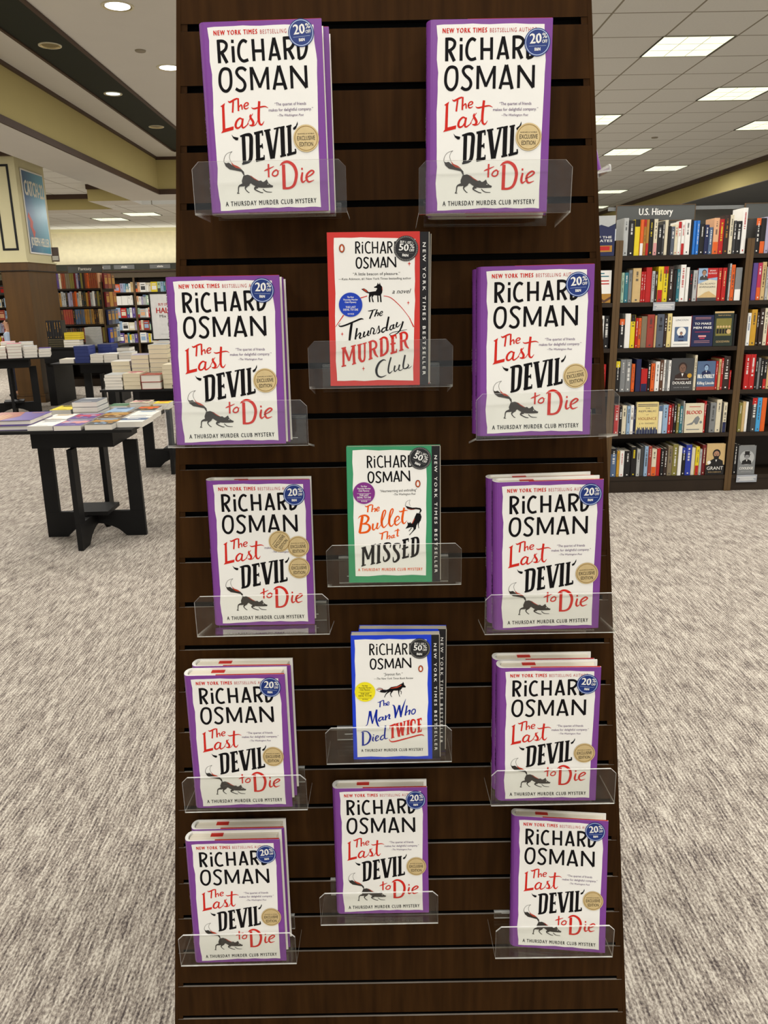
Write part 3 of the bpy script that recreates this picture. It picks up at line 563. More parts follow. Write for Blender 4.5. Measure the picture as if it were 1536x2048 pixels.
# ------------------------------------------------------------------ face-out books
def ink(name, rgb): return mat('ink_'+name, rgb, .6, .1, .03, 40)
I_K = ink('black', (17, 15, 17)); I_W = mat('cover_white', (239, 237, 230), .35, .35, .015, 20); I_R = ink('red', (206, 44, 34)); I_D = ink('dull_red', (186, 62, 62)); I_V = ink('violet', (84, 44, 104)); I_G = ink('fox_grey', (58, 54, 50)); I_F = ink('fox_red', (176, 66, 44)); I_O = ink('orange', (226, 88, 14)); I_B = ink('navy_blue', (16, 40, 150))
C_P = mat('purple_jacket', (124, 62, 148), .32, .4, .03, 12); C_R = mat('red_cover', (204, 48, 40), .34, .4, .03, 12); C_N = mat('green_cover', (52, 146, 98), .34, .4, .03, 12); C_U = mat('blue_cover', (14, 58, 206), .34, .4, .03, 12)
M_PAGE = mat('page_edges', (222, 214, 196), .8, .1, .10, 1.0, 0, 0, (2, 2, 900)); M_PAGE2 = mat('page_edges_flat', (206, 198, 182), .85, .1, .10, 1.0, 0, 0, (2, 2, 500))
M_REDC = mat('red_card', (188, 42, 30), .5); M_STRIP = mat('black_page', (24, 22, 24), .4, .3)
ST_B = mat('sticker_blue', (14, 46, 118), .4, .4); ST_G = mat('sticker_gold', (212, 188, 136), .34, .5, .08, 60, .25); ST_GD = mat('sticker_gold_dark', (138, 104, 44), .4, .4, .05, 40, .3); ST_K = mat('sticker_ink', (40, 30, 18), .5); ST_BK = mat('sticker_black', (24, 24, 26), .4, .4); ST_GR = mat('sticker_grey', (120, 118, 114), .4); ST_LB = mat('sticker_pale_blue', (188, 204, 232), .4); ST_RB = mat('sticker_royal_blue', (24, 62, 178), .4); ST_PU = mat('sticker_purple', (128, 44, 130), .4); ST_Y = mat('sticker_yellow', (240, 226, 30), .4); PG_O = mat('logo_orange', (190, 84, 40), .4)
def discount_sticker():
    mb = MB(); r = .0166
    mb.disc(0, 0, .0004, r, 0, 48); mb.disc(0, 0, .0005, r*.93, 1, 48, r*.88)
    for i in range(48):
        a, b = 2*PI*i/48, 2*PI*(i+1)/48
        mb.quad((r*math.cos(a), r*math.sin(a), 0), (r*math.cos(b), r*math.sin(b), 0), (r*math.cos(b), r*math.sin(b), .0004), (r*math.cos(a), r*math.sin(a), .0004), 0)
    ctext(mb, '20', -.0022, -.0012, .0142, .0115, .0006, 2, .03); ctext(mb, '%', .0094, .0042, .0060, .0062, .0006, 2, .02); ctext(mb, 'OFF', .0094, -.0014, .0066, .0040, .0006, 2, .02)
    mb.box(-.011, .011, -.0046, -.0043, .0005, .00055, 1); ctext(mb, 'B&N', 0, -.0100, .0072, .0036, .0006, 2, .035)
    return mb.mesh('discount_sticker', [ST_B, ST_LB, M_WHT])
def gold_sticker():
    mb = MB(); r = .0170
    mb.disc(0, 0, .0004, r, 0, 48); mb.disc(0, 0, .0005, r*.90, 1, 48, r*.86)
    for i in range(48):
        a, b = 2*PI*i/48, 2*PI*(i+1)/48
        mb.quad((r*math.cos(a), r*math.sin(a), 0), (r*math.cos(b), r*math.sin(b), 0), (r*math.cos(b), r*math.sin(b), .0004), (r*math.cos(a), r*math.sin(a), .0004), 1)
    ctext(mb, 'BARNES & NOBLE', 0, .0050, .0215, .0013, .0006, 2, .01); ctext(mb, 'EXCLUSIVE', 0, -.0022, .0235, .0052, .0006, 2, .005); ctext(mb, 'EDITION', 0, -.0098, .0180, .0052, .0006, 2, .005)
    return mb.mesh('seal_sticker', [ST_G, ST_GD, ST_K])
def half_sticker():
    mb = MB(); r = .0166
    mb.disc(0, 0, .0004, r, 0, 48); mb.disc(0, 0, .0005, r*.96, 1, 48, r*.86)
    for i in range(40):
        a = 2*PI*i/40; mb.add([(r*k*math.cos(a+t), r*k*math.sin(a+t), .0006) for k, t in ((.87, -.03), (.95, -.03), (.95, .03), (.87, .03))], [(0, 1, 2, 3)], 0)
    ctext(mb, 'BUY 1, GET 1', 0, .0064, .0170, .0032, .0006, 2, .02); ctext(mb, '50', -.0030, -.0032, .0125, .0090, .0006, 2, .03); ctext(mb, '%', .0080, .0012, .0062, .0050, .0006, 2, .02); ctext(mb, 'OFF', .0080, -.0034, .0066, .0036, .0006, 2, .02)
    mb.box(-.0105, .0105, -.0060, -.0057, .0005, .00055, 1); ctext(mb, 'B&N', 0, -.0105, .0080, .0034, .0006, 2, .035)
    return mb.mesh('discount_sticker', [ST_BK, ST_GR, M_WHT])
def round_sticker(mbg, mtx):
    mb = MB(); r = .0163
    mb.disc(0, 0, .0004, r, 0, 48)
    for t, y, w_, h in (('The New', .0092, .0092, .0022), ('Thursday Murder', .0058, .0205, .0022), ('Club Mystery', .0024, .0160, .0022), ('THE LAST', -.0044, .0140, .0026), ('DEVIL TO DIE', -.0079, .0205, .0026), ('9/19/23', -.0134, .0088, .0020)): ctext(mb, t, 0, y, w_, h, .0005, 1, .02)
    if mbg is not ST_RB:
        for y in (-.0008, -.0104): mb.box(-.0105, .0105, y, y+.0004, .0004, .00048, 1)
    return mb.mesh('round_sticker', [mbg, mtx])
def oval_logo():
    mb = MB(); mb.disc(0, 0, .0003, .0039, 0, 32, 0, .0056); mb.disc(0, 0, .0004, .0033, 1, 32, 0, .0050)
    mb.poly2([(-.0004, .0034), (.0006, .0034), (.0010, .0024), (.0018, .0008), (.0018, -.0012), (.0012, -.0032), (-.0012, -.0032), (-.0018, -.0012), (-.0018, .0008), (-.0009, .0024)], .0005, 2)
    return mb.mesh('publisher_logo', [mat('logo_dark', (96, 40, 20), .4), PG_O, M_WHT])
ME_D20, ME_GOLD, ME_D50, ME_LOGO = discount_sticker(), gold_sticker(), half_sticker(), oval_logo()
HW, HH, HT = .1576, .2344, .029
def jacket_mesh():
    mb = MB(); w = HW/2; t = HT; b = .0028
    out = [(w, 0), (-w+.005, 0)]
    for i in range(1, 8):
        a = PI/2+PI*i/8; out.append((-w+.005+.0085*math.cos(a), -t/2+t/2*math.sin(a)))
    out += [(-w+.005, -t), (w, -t)]
    inn = [(w, -b), (-w+.008, -b)]
    for i in range(1, 8):
        a = PI/2+PI*i/8; inn.append((-w+.008+.006*math.cos(a), -t/2+(t/2-b)*math.sin(a)))
    inn += [(-w+.008, -t+b), (w, -t+b)]
    n = len(out)
    for i in range(n-1):
        (x0, z0), (x1, z1) = out[i], out[i+1]; (a0, c0), (a1, c1) = inn[i], inn[i+1]
        sm = 2 <= i < n-2
        mb.add([(x0, 0, z0), (x1, 0, z1), (x1, HH, z1), (x0, HH, z0)], [(3, 2, 1, 0)], 0, sm)
        mb.add([(a0, 0, c0), (a1, 0, c1), (a1, HH, c1), (a0, HH, c0)], [(0, 1, 2, 3)], 1, sm)
        mb.quad((x0, HH, z0), (x1, HH, z1), (a1, HH, c1), (a0, HH, c0), 1); mb.quad((x0, 0, z0), (a0, 0, c0), (a1, 0, c1), (x1, 0, z1), 1)
    for (x, z), (a, c) in ((out[0], inn[0]), (out[-1], inn[-1])): mb.quad((x, 0, z), (x, HH, z), (a, HH, c), (a, 0, c), 0)
    draw_art(mb, 'P', .985, dict(w=1, k=2, r=3, d=4, v=5, g=6, f=7), .00015)
    # spine lettering, running down the spine
    st = len(mb.v)
    ctext(mb, 'RICHARD OSMAN', -.058, -.004, .085, .0085, 0, 2, .02); ctext(mb, 'The Last', .010, -.003, .034, .0075, 0, 1); ctext(mb, 'DEVIL', .048, -.005, .032, .0105, 0, 2, .03); ctext(mb, 'to Die', .082, -.003, .026, .0080, 0, 1)
    mb.xform(Matrix(((0, 0, -1, -w-.0038), (-1, 0, 0, HH/2), (0, 1, 0, -t/2), (0, 0, 0, 1))), st)
    return mb.mesh('dust_jacket', [C_P, I_W, I_K, I_R, I_D, I_V, I_G, I_F])
def pageblock(w0, w1, y1, z0, z1, name='page_block', m=None, rnd=True):
    mb = MB()
    P = [(w1, z0), (w0, z0)]+([(w0-.0030, z0*.75+z1*.25), (w0-.004, (z0+z1)/2), (w0-.0030, z0*.25+z1*.75)] if rnd else [])+[(w0, z1), (w1, z1)]+([(w1-.0026, (z0+z1)/2)] if rnd else [])
    mb.prism([(x, z) for x, z in P], lambda p, t: (p[0], t, p[1]), .003, y1, 0)
    return mb.mesh(name, [m or M_PAGE])
ME_J = jacket_mesh(); ME_PB = pageblock(-HW/2+.007, HW/2-.005, HH-.0035, -.0031, -HT+.0031)
fl = MB(); fl.box(-.030, HW/2-.001, -.0003, HH+.0004, -.0030, -.0003); ME_FL = fl.mesh('jacket_flap', [M_REDC])
rc = MB(); rc.box(-HW/2+.038, -HW/2+.059, .004, HH-.0028, -HT+.0030, -HT+.0125); ME_RC = rc.mesh('insert_card', [M_REDC])
def hardcover(M4, stickers):
    e = empty('hardcover_book', mat4=M4)
    link('dust_jacket', ME_J, e); link('page_block', ME_PB, e); link('jacket_flap', ME_FL, e); link('insert_card', ME_RC, e)
    for kind, x, y, a in stickers:
        s_ = link('discount_sticker' if kind == 'd' else 'seal_sticker', ME_D20 if kind == 'd' else ME_GOLD, e)
        s_.location = (x*.985e-3, y*.985e-3, .0006); s_.rotation_euler = (0, 0, R(a))
    return e
PW, PH, PT = .1265, .207, .021
def pb_mesh(key, cm, slots, mats):
    mb = MB(); w = PW/2; t = PT; b = .0005; x2 = .0770
    for (x0, x1, z0, z1) in ((-w, w, -b, 0), (-w, x2, -t, -t+b), (-w, -w+b, -t, 0)): mb.box(x0, x1, 0, PH, z0, z1, 0)
    draw_art(mb, key, 1.0, slots, .0002)
    return mb.mesh('cover', [cm]+mats)
def strip_mesh():
    mb = MB(); mb.box(PW/2-.03, .0755, .0006, PH-.0006, -.0014, -.0007, 0)
    st = len(mb.v); V = 'N E W   Y O R K   T I M E S   B E S T S E L L E R'
    ctext(mb, V, 0, 0, .178, .0042, 0, 1, .02)
    mb.xform(Matrix(((0, 1, 0, PW/2+.0040), (-1, 0, 0, PH/2), (0, 0, 1, -.00055), (0, 0, 0, 1))), st)
    return mb.mesh('step_back_page', [M_STRIP, M_WHT])
ME_ST = strip_mesh(); ME_PP = pageblock(-PW/2+.0007, .0765, PH-.0008, -.0016, -PT+.0007, m=M_PAGE2, rnd=False)
ME_RED = pb_mesh('R', C_R, dict(w=1, k=2, r=3, f=4), [I_W, I_K, I_R, I_F]); ME_GRN = pb_mesh('N', C_N, dict(w=1, k=2, o=3, f=4), [I_W, I_K, I_O, I_F]); ME_BLU = pb_mesh('U', C_U, dict(w=1, k=2, b=3, r=4, f=5), [I_W, I_K, I_B, I_R, I_F])
def paperback(M4, me, marks):
    e = empty('paperback_book', mat4=M4)
    link('cover', me, e); link('page_block', ME_PP, e); link('step_back_page', ME_ST, e)
    for nm, md, x, y, a in marks:
        s_ = link(nm, md, e); s_.location = (x*1e-3, y*1e-3, .0006); s_.rotation_euler = (0, 0, R(a))
    return e
# holders: index, lip u, v, n, roll, floor slope; book u, v, n, roll, yaw, lean
HOLD = [(1, -0.1408, -0.2500, 0.1032, 0.08, 0.5, -0.1452, -0.2452, 0.0714, 0.53, -0.72, -2.47),
(2, 0.1539, -0.2546, 0.1028, -0.53, 6.6, 0.1467, -0.2521, 0.0854, -0.50, -1.20, -2.66),
(3, -0.2048, -0.5607, 0.0998, -0.01, 11.5, -0.2181, -0.5605, 0.0790, -0.10, -0.25, -3.52),
(4, -0.0002, -0.4808, 0.0997, -0.09, 11.4, -0.0085, -0.4802, 0.0801, -0.40, -1.19, -1.24),
(5, 0.2330, -0.5553, 0.1053, 0.81, 12.9, 0.2184, -0.5552, 0.0861, 0.33, -2.83, -3.67),
(6, -0.1844, -0.8490, 0.1054, 0.21, 12.8, -0.1916, -0.8597, 0.0386, -0.26, 0.04, -1.89),
(7, 0.0143, -0.7762, 0.0961, 0.05, 18.8, 0.0086, -0.7787, 0.0755, -0.16, -1.01, -5.67),
(8, 0.2515, -0.8612, 0.0890, -0.01, 8.2, 0.2483, -0.8581, 0.0794, 1.05, -1.58, 0.40),
(9, -0.2327, -1.1650, 0.0886, 0.40, 5.2, -0.2363, -1.1605, 0.0883, 0.49, -0.90, -1.31),
(10, 0.0018, -1.0792, 0.0912, 0.31, 7.8, 0.0077, -1.0756, 0.0849, 0.10, -1.13, -5.76),
(11, 0.2657, -1.1593, 0.0936, 0.19, 5.2, 0.2570, -1.1549, 0.0920, 0.48, -1.89, -1.01),
(12, -0.0199, -1.3923, 0.0873, 0.11, 9.1, -0.0128, -1.3920, 0.0611, 0.36, -0.59, -5.32),
(13, -0.2646, -1.4701, 0.0890, 0.35, 5.5, -0.2610, -1.4659, 0.0861, 0.46, -0.05, -3.42),
(14, 0.2764, -1.4521, 0.1035, -0.21, 5.9, 0.2860, -1.4487, 0.0900, 0.19, -7.09, -9.72)]
def holder_mesh(hn, slope, vgap, lh=.065):
    """acrylic J-shelf: lip, floor sloping back, flange with a hook in the groove; local x along, y up, z out; origin at the lip's lower edge on the panel plane"""
    mb = MB(); w = .1; t = .003; tn = math.tan(R(slope)); c = .009
    c = min(c, lh/3); lip = [(-w, 0), (w, 0), (w, lh-c), (w-c, lh), (-w+c, lh), (-w, lh-c)]
    mb.prism(lip, lambda p, z: (p[0], p[1], z+.0011*p[1]/.065), hn, hn-t, 0, 1)
    d = hn-t-.004
    yb = -d*tn
    F = [(-w, 0, hn-t), (w, 0, hn-t), (w, yb, .004), (-w, yb, .004)]
    P = F+[(x, y+t, z) for x, y, z in F]
    mb.add([P[0], P[1], P[2], P[3], P[4], P[5], P[6], P[7]], [(0, 3, 2, 1), (4, 5, 6, 7)], 0); mb.add(P, [(1, 2, 6, 5), (3, 0, 4, 7)], 1)
    hgt = vgap
    for (y0, y1, z0, z1) in ((yb+t, hgt, .0012, .0040), (hgt-.003, hgt, -.011, .0012)):
        Q = [(-w+.012, y0, z0), (w-.012, y0, z0), (w-.012, y1, z0), (-w+.012, y1, z0), (-w+.012, y0, z1), (w-.012, y0, z1), (w-.012, y1, z1), (-w+.012, y1, z1)]
        mb.add(Q, [(3, 2, 1, 0), (4, 5, 6, 7)], 0); mb.add(Q, [(0, 1, 5, 4), (2, 3, 7, 6), (1, 2, 6, 5), (3, 0, 4, 7)], 1)
    for x in (-.055, .055): mb.box(x-.02, x+.02, yb+.014, yb+.0150, .0040, .0044, 1)
    return mb.mesh('acrylic_holder', [M_ACR, M_ACE])
WHERE = {1: 'top left holder', 2: 'top right holder', 3: 'left holder in the second row', 4: 'upper middle holder', 5: 'right holder in the second row', 6: 'left holder in the third row', 7: 'central middle holder', 8: 'right holder in the third row', 9: 'left holder in the fourth row', 10: 'lower middle holder', 11: 'right holder in the fourth row', 12: 'bottom middle holder', 13: 'bottom left holder', 14: 'bottom right holder'}
STK = {1: [('d', 52.7, 221.4, 4), ('g', 53.2, 92.7, 0)], 2: [('d', 60.6, 209.3, 2), ('g', 52.6, 95, 0)], 3: [('d', 55.2, 217.7, -2), ('g', 53.8, 91.8, 2)], 5: [('d', 57.3, 210.9, 3), ('g', 57, 84.4, 9)], 6: [('d', 54.8, 214, 0), ('g', 58.4, 95.3, 1), ('g', 58.2, 130.5, 1), ('g', 29.1, 139.5, 52)], 8: [('d', 60.9, 215.7, 0), ('g', 59.3, 91.1, 2)], 9: [('d', 55.9, 216.1, -6), ('g', 53.4, 93.2, 0)], 11: [('d', 59.2, 209.1, -6), ('g', 58.5, 87.4, 2)], 12: [('d', 60, 214.7, 0), ('g', 59.1, 89.9, 0)], 13: [('d', 55.5, 210, 5), ('g', 57.8, 88.3, 0)], 14: [('d', 58.2, 218.2, 6), ('g', 57.5, 93.8, 4)]}
BACK = {1: (.006, -.006, -.3), 2: (.004, 0, .2), 3: (.003, -.001, .3), 4: (.002, 0, -.4), 5: (-.004, 0, 0), 8: (-.006, -.001, .2), 9: (.004, .002, -.4), 10: (.0095, .003, -.7), 11: (-.003, 0, .2), 13: (.003, .002, -.2)}
def book_matrix(u, v, n, rin, yw, ln): return PM@Matrix.Translation((u, v, n))@Matrix.Rotation(R(yw), 4, 'Y')@Matrix.Rotation(R(ln), 4, 'X')@Matrix.Rotation(R(rin), 4, 'Z')
def settle(M4, w0, w1, h, t, hu, hv, hn, hr, sl):
    """nudge a book so it rests on the holder floor, behind the lip and clear of the panel"""
    L = PM.inverted()@M4; tn = math.tan(R(sl)); cs = [L@Vector((x, 0, z)) for x in (w0, w1) for z in (0, -t)]; tp = [L@Vector((x, h, -t)) for x in (w0, w1)]
    dn = max(0, .0046-min(c.z for c in cs), .0010-min(c.z for c in tp)); dn -= max(0, max(c.z for c in cs)+dn-(hn-.0036))
    dv = max(0, max((hv+.0036-(hn-.003-c.z-dn)*tn+(c.x-hu)*math.tan(R(hr)))-c.y for c in cs))
    return PM@Matrix.Translation((0, dv, dn))@L
R_RED, R_GRN, R_BLU = round_sticker(ST_RB, M_WHT), round_sticker(ST_PU, M_WHT), round_sticker(ST_Y, ST_K)
PBK = {4: (ME_RED, [('round_sticker', R_RED, -32.6, 111.4, 0), ('discount_sticker', ME_D50, 44.4, 184.9, -6), ('publisher_logo', ME_LOGO, -43.1, 186, 0)], 'red'),
       7: (ME_GRN, [('round_sticker', R_GRN, -37.9, 137.5, 0), ('discount_sticker', ME_D50, 46.1, 188.6, -24), ('publisher_logo', ME_LOGO, 42.6, 150.8, 0)], 'green'),
       10: (ME_BLU, [('round_sticker', R_BLU, -42.3, 114.3, 0), ('discount_sticker', ME_D50, 45, 184.8, -4), ('publisher_logo', ME_LOGO, 46.2, 151.7, 0)], 'blue')}
for row in HOLD:
    i, hu, hv, hn, hr, sl, bu, bv, bn, br, by, bl = row
    k = math.floor(-hv/PITCH); vg = -k*PITCH-hv+.0015
    h = link('acrylic_holder', holder_mesh(hn, sl, vg), mat4=PM@Matrix.Translation((hu, hv, 0))@Matrix.Rotation(R(hr), 4, 'Z'))
    tag(h, 'clear acrylic J-shaped holder, '+WHERE[i]+' on the brown slatwall', 'book holder', 'clear acrylic holders on the slatwall')
    M4 = book_matrix(bu, bv, bn, br, by, bl)
    pbk = i in PBK; sz = (-PW/2, .0772, PH, PT) if pbk else (-HW/2-.004, HW/2, HH, HT)
    M4 = settle(M4, *sz, hu, hv, hn, hr, sl)
    if i in BACK:
        dx, dy, rr = BACK[i]; M5 = settle(M4@Matrix.Translation((dx, dy, -sz[3]-.0008))@Matrix.Rotation(R(rr), 4, 'Z'), *sz, hu, hv, hn, hr, sl)
    if pbk:
        me, mk, cn = PBK[i]
        b = paperback(M4, me, mk); extra = ' with round fifty percent sticker'
        tag(b, '%s-bordered paperback facing out%s in the %s' % (cn, ', front copy' if i in BACK else '', WHERE[i]), 'book', 'face-out paperbacks on the slatwall')
        if i in BACK:
            b2 = paperback(M5, me, mk[:1])
            tag(b2, '%s-bordered paperback mostly hidden behind the front copy, %s' % (cn, WHERE[i]), 'book', 'face-out paperbacks on the slatwall')
    else:
        b = hardcover(M4, STK[i])
        ex = {6: ' carrying three gold seals', 14: ' leaning askew'}.get(i, '')
        tag(b, 'purple-bordered white hardcover%s%s, %s' % (ex, ', front copy' if i in BACK else '', WHERE[i]), 'book', 'purple hardcovers on the slatwall')
        if i in BACK:
            b2 = hardcover(M5, [])
            tag(b2, 'purple-bordered hardcover mostly hidden behind the front copy, %s' % WHERE[i], 'book', 'purple hardcovers on the slatwall')
# one book on the right flank of the tower, only its corner in view
hs = link('acrylic_holder', holder_mesh(.090, 5, .0145, .012), mat4=SR@Matrix.Translation((.35, -2*PITCH-.013, 0)))
tag(hs, 'clear acrylic holder on the right flank of the slatwall tower', 'book holder', 'clear acrylic holders on the slatwall')
bs = hardcover(SR@Matrix.Translation((.35, -2*PITCH-.013+.0075, .080))@Matrix.Rotation(R(-11.5), 4, 'X'), [])
tag(bs, 'purple hardcover poking out past the right edge of the slatwall tower', 'book', 'purple hardcovers on the slatwall')
# ------------------------------------------------------------------ shelved books
PAL = {'blk': ('black', (30, 28, 28)), 'gry': ('grey', (128, 130, 130)), 'lgr': ('pale grey', (182, 184, 182)), 'dgr': ('dark grey', (66, 66, 66)), 'red': ('red', (186, 34, 32)), 'dred': ('dark red', (112, 26, 30)), 'brk': ('brick red', (158, 62, 50)), 'org': ('orange', (222, 98, 36)), 'pch': ('peach', (224, 172, 130)), 'yel': ('yellow', (228, 204, 40)), 'och': ('ochre', (176, 128, 52)), 'mst': ('mustard', (200, 152, 46)), 'tan': ('tan', (206, 176, 122)), 'crm': ('cream', (222, 212, 184)), 'wht': ('white', (228, 226, 220)), 'pnk': ('pink', (214, 150, 150)), 'brn': ('brown', (92, 62, 44)), 'dbr': ('dark brown', (54, 38, 32)), 'tpe': ('taupe', (130, 116, 92)), 'slt': ('slate grey', (88, 94, 106)), 'stl': ('steel blue', (84, 106, 138)), 'blu': ('bright blue', (44, 120, 206)), 'nvy': ('navy', (34, 40, 78)), 'ryl': ('royal blue', (44, 60, 160)), 'lbl': ('light blue', (150, 178, 206)), 'tel': ('teal', (54, 118, 130)), 'mnt': ('mint green', (168, 196, 170)), 'olv': ('olive', (132, 124, 60)), 'grn': ('green', (60, 110, 74)), 'dgn': ('dark green', (40, 50, 42)), 'pur': ('purple', (92, 72, 140)), 'mag': ('magenta', (186, 50, 84)), 'ppl': ('pale yellow', (228, 208, 140)), 'lil': ('lilac', (170, 164, 190)), 'rst': ('rust', (146, 70, 40)), 'cyn': ('sky blue', (70, 160, 214))}
def pm(c): return mat('cover_'+PAL[c][0].replace(' ', '_'), PAL[c][1], .4, .35, .06, 25)
PAGES = mat('shelf_book_pages', (216, 206, 184), .85, .1, .08, 1, 0, 0, (300, 3, 3))
DARKS = ('blk', 'nvy', 'dgn', 'dbr', 'dred', 'dgr', 'ryl', 'pur', 'tel', 'red', 'brk', 'slt', 'brn', 'mag', 'stl', 'blu', 'rst', 'grn', 'olv')
SBC = {}
def spine_book_mesh(w, h, d, c1, c2=None, c3=None, style=0):
    """upright book, spine toward -y; origin at bottom front left"""
    key = (round(w, 3), round(h, 3), round(d, 3), c1, c2, c3, style)
    if key in SBC: return SBC[key]
    mb = MB(); b = min(.0022, w*.12); mk = c3 or ('wht' if c1 in DARKS else 'dgr')
    mb.box(0, b, .003, d, 0, h, 0); mb.box(w-b, w, .003, d, 0, h, 0)
    # rounded spine
    n = 6; pts = [(w/2-w/2*math.cos(PI*i/n), .004-.004*math.sin(PI*i/n)) for i in range(n+1)]
    lv = [0, h]
    if c2: lv = [0, h*.34, h] if style % 2 == 0 else [0, h*.80, h]
    for q in range(len(lv)-1):
        mi = 1 if (c2 and ((style % 2 == 0 and q == 0) or (style % 2 == 1 and q == 1))) else 0
        for i in range(n):
            mb.add([(pts[i][0], pts[i][1], lv[q]), (pts[i+1][0], pts[i+1][1], lv[q]), (pts[i+1][0], pts[i+1][1], lv[q+1]), (pts[i][0], pts[i][1], lv[q+1])], [(0, 1, 2, 3)], mi, True)
    mb.box(b, w-b, .004, d-.004, .003, h-.003, 2)
    mb.quad((0, .0035, 0), (w, .0035, 0), (w, .004, h), (0, .004, h), 0)
    # spine decoration: title bars and a publisher dot
    r_ = random.Random(hash((round(w*1e4), round(h*1e4), style, len(c1))) & 0xffff); z = h*.90
    if style != 9 and r_.random() < .8:
        ww = w*r_.uniform(.18, .34); zl = h*r_.uniform(.3, .68)
        while z > zl:
            l = h*r_.uniform(.010, .022); mb.quad((w/2-ww/2, -.0006, z-l), (w/2+ww/2, -.0006, z-l), (w/2+ww/2, -.0006, z), (w/2-ww/2, -.0006, z), 3); z -= l+h*(.007 if r_.random() < .78 else .03)
            if r_.random() < .06: ww = w*r_.uniform(.2, .5); z -= h*.05
        mb.quad((w*.38, -.0006, h*.05), (w*.62, -.0006, h*.05), (w*.62, -.0006, h*.09), (w*.38, -.0006, h*.09), 3)
    me = mb.mesh('shelf_book', [pm(c1), pm(c2 or c1), PAGES, pm(mk)]); SBC[key] = me
    return me
def face_book(w, h, t, bg, draw, spine=None, side='L'):
    """upright book, front cover toward -y; origin bottom centre of the front; draw(mb) adds printing in XY (y up, z out)"""
    mb = MB()
    mb.box(-w/2, w/2, 0, .002, 0, h, 0); mb.box(-w/2, w/2, t-.002, t, 0, h, 0); mb.box(-w/2, -w/2+.002, .002, t-.002, 0, h, 1); mb.box(-w/2+.002, w/2-.003, .002, t-.002, .003, h-.003, 2)
    st = len(mb.v); mats = [pm(bg), pm(spine or bg), PAGES]
    cols = draw(mb, w, h) if draw else []
    mb.xform(Matrix(((1, 0, 0, 0), (0, 0, -1, 0), (0, 1, 0, 0), (0, 0, 0, 1))), st)
    return mb.mesh('face_out_book', mats+[pm(c) if isinstance(c, str) else c for c in cols])
def rect(mb, x0, x1, y0, y1, z, mi): mb.quad((x0, y0, z), (x1, y0, z), (x1, y1, z), (x0, y1, z), mi)
SKIN = mat('printed_skin', (176, 132, 104), .5); SKD = mat('printed_skin_dark', (122, 92, 76), .5); GRYP = mat('printed_grey', (150, 150, 150), .5)
def bust(mb, x, y, s, skin, coat, hair, z=.0006, hat=False, beard=False):
    """a plain head-and-shoulders figure"""
    mb.poly2([(x-s*.95, y-s*1.5), (x+s*.95, y-s*1.5), (x+s*.85, y-s*.85), (x+s*.3, y-s*.55), (x-s*.3, y-s*.55), (x-s*.85, y-s*.85)], z, coat)
    mb.poly2([(x-s*.13, y-s*.62), (x, y-s*1.0), (x+s*.13, y-s*.62)], z+.0002, 3)
    mb.disc(x, y+s*.10, z+.0001, s*.50, hair, 20, 0, s*.56); mb.disc(x, y-s*.05, z+.0002, s*.38, skin, 20, 0, s*.50)
    for k in (-.15, .15): mb.disc(x+k*s, y+s*.03, z+.0003, s*.055, hair, 8)
    rect(mb, x-s*.03, x+s*.03, y-s*.17, y-s*.02, z+.0003, hair); rect(mb, x-s*.11, x+s*.11, y-s*.30, y-s*.26, z+.0003, hair)
    if beard: mb.poly2([(x-s*.38, y-s*.05), (x-s*.3, y-s*.55), (x, y-s*.72), (x+s*.3, y-s*.55), (x+s*.38, y-s*.05), (x+s*.24, y-s*.24), (x, y-s*.20), (x-s*.24, y-s*.24)], z+.0004, hair)
    if hat: rect(mb, x-s*.7, x+s*.7, y+s*.32, y+s*.42, z+.0005, hair); rect(mb, x-s*.46, x+s*.46, y+s*.40, y+s*1.05, z+.0005, hair)
def dr_states(mb, w, h):
    mb.poly2([(-w/2, h), (-w/2, h*.7), (-w*.1, h*.78), (w*.2, h*.72), (w/2, h*.8), (w/2, h)], .0004, 4); ctext(mb, 'OF THE', 0, h*.44, w*.72, h*.055, .0006, 3, .02); ctext(mb, 'STATES', 0, h*.35, w*.78, h*.06, .0006, 3, .02)
    rect(mb, -w*.4, w*.4, h*.10, h*.26, .0004, 5); rect(mb, -w*.15, w*.3, h*.14, h*.24, .0005, 6)
    return ['wht', 'lgr', 'och', 'red']
def dr_city(mb, w, h):
    for a, b, y, c in ((-.38, -.05, .89, 3), (-.34, .3, .80, 3), (-.36, .32, .66, 4), (-.36, .34, .57, 4)): rect(mb, w*a, w*b, h*y, h*(y+.035), .0006, c)
    rect(mb, -w/2, w/2, 0, h*.28, .0004, 5); mb.poly2([(-w/2, h*.2), (0, h*.08), (w/2, h*.2), (w/2, h*.12), (0, 0), (-w/2, h*.12)], .0006, 6)
    return ['tel', 'red', 'och', 'brn']
def dr_alamo(mb, w, h):
    mb.poly2([(-w/2, h), (w/2, h), (w/2, h*.62), (w*.1, h*.66), (-w/2, h*.52)], .0004, 6); bust(mb, -w*.2, h*.86, w*.24, 4, 5, 5)
    mb.poly2([(-w*.02, h), (w/2, h), (w/2, h*.72), (-w*.02, h*.68)], .0008, 7); ctext(mb, 'BRIAN', w*.24, h*.90, w*.3, h*.045, .001, 3); ctext(mb, 'KILMEADE', w*.24, h*.82, w*.44, h*.045, .001, 3)
    ctext(mb, 'the ALAMO', 0, h*.50, w*.8, h*.05, .0006, 5); ctext(mb, 'AVENGERS', 0, h*.40, w*.85, h*.055, .0006, 5)
    mb.poly2([(-w/2, 0), (w/2, 0), (w/2, h*.14), (w*.3, h*.22), (w*.1, h*.3), (-w*.1, h*.26), (-w*.3, h*.18), (-w/2, h*.1)], .0005, 8); rect(mb, -w/2, w/2, 0, h*.1, .0007, 5)
    return ['wht', SKIN, 'dgr', 'lbl', 'red', 'tan']
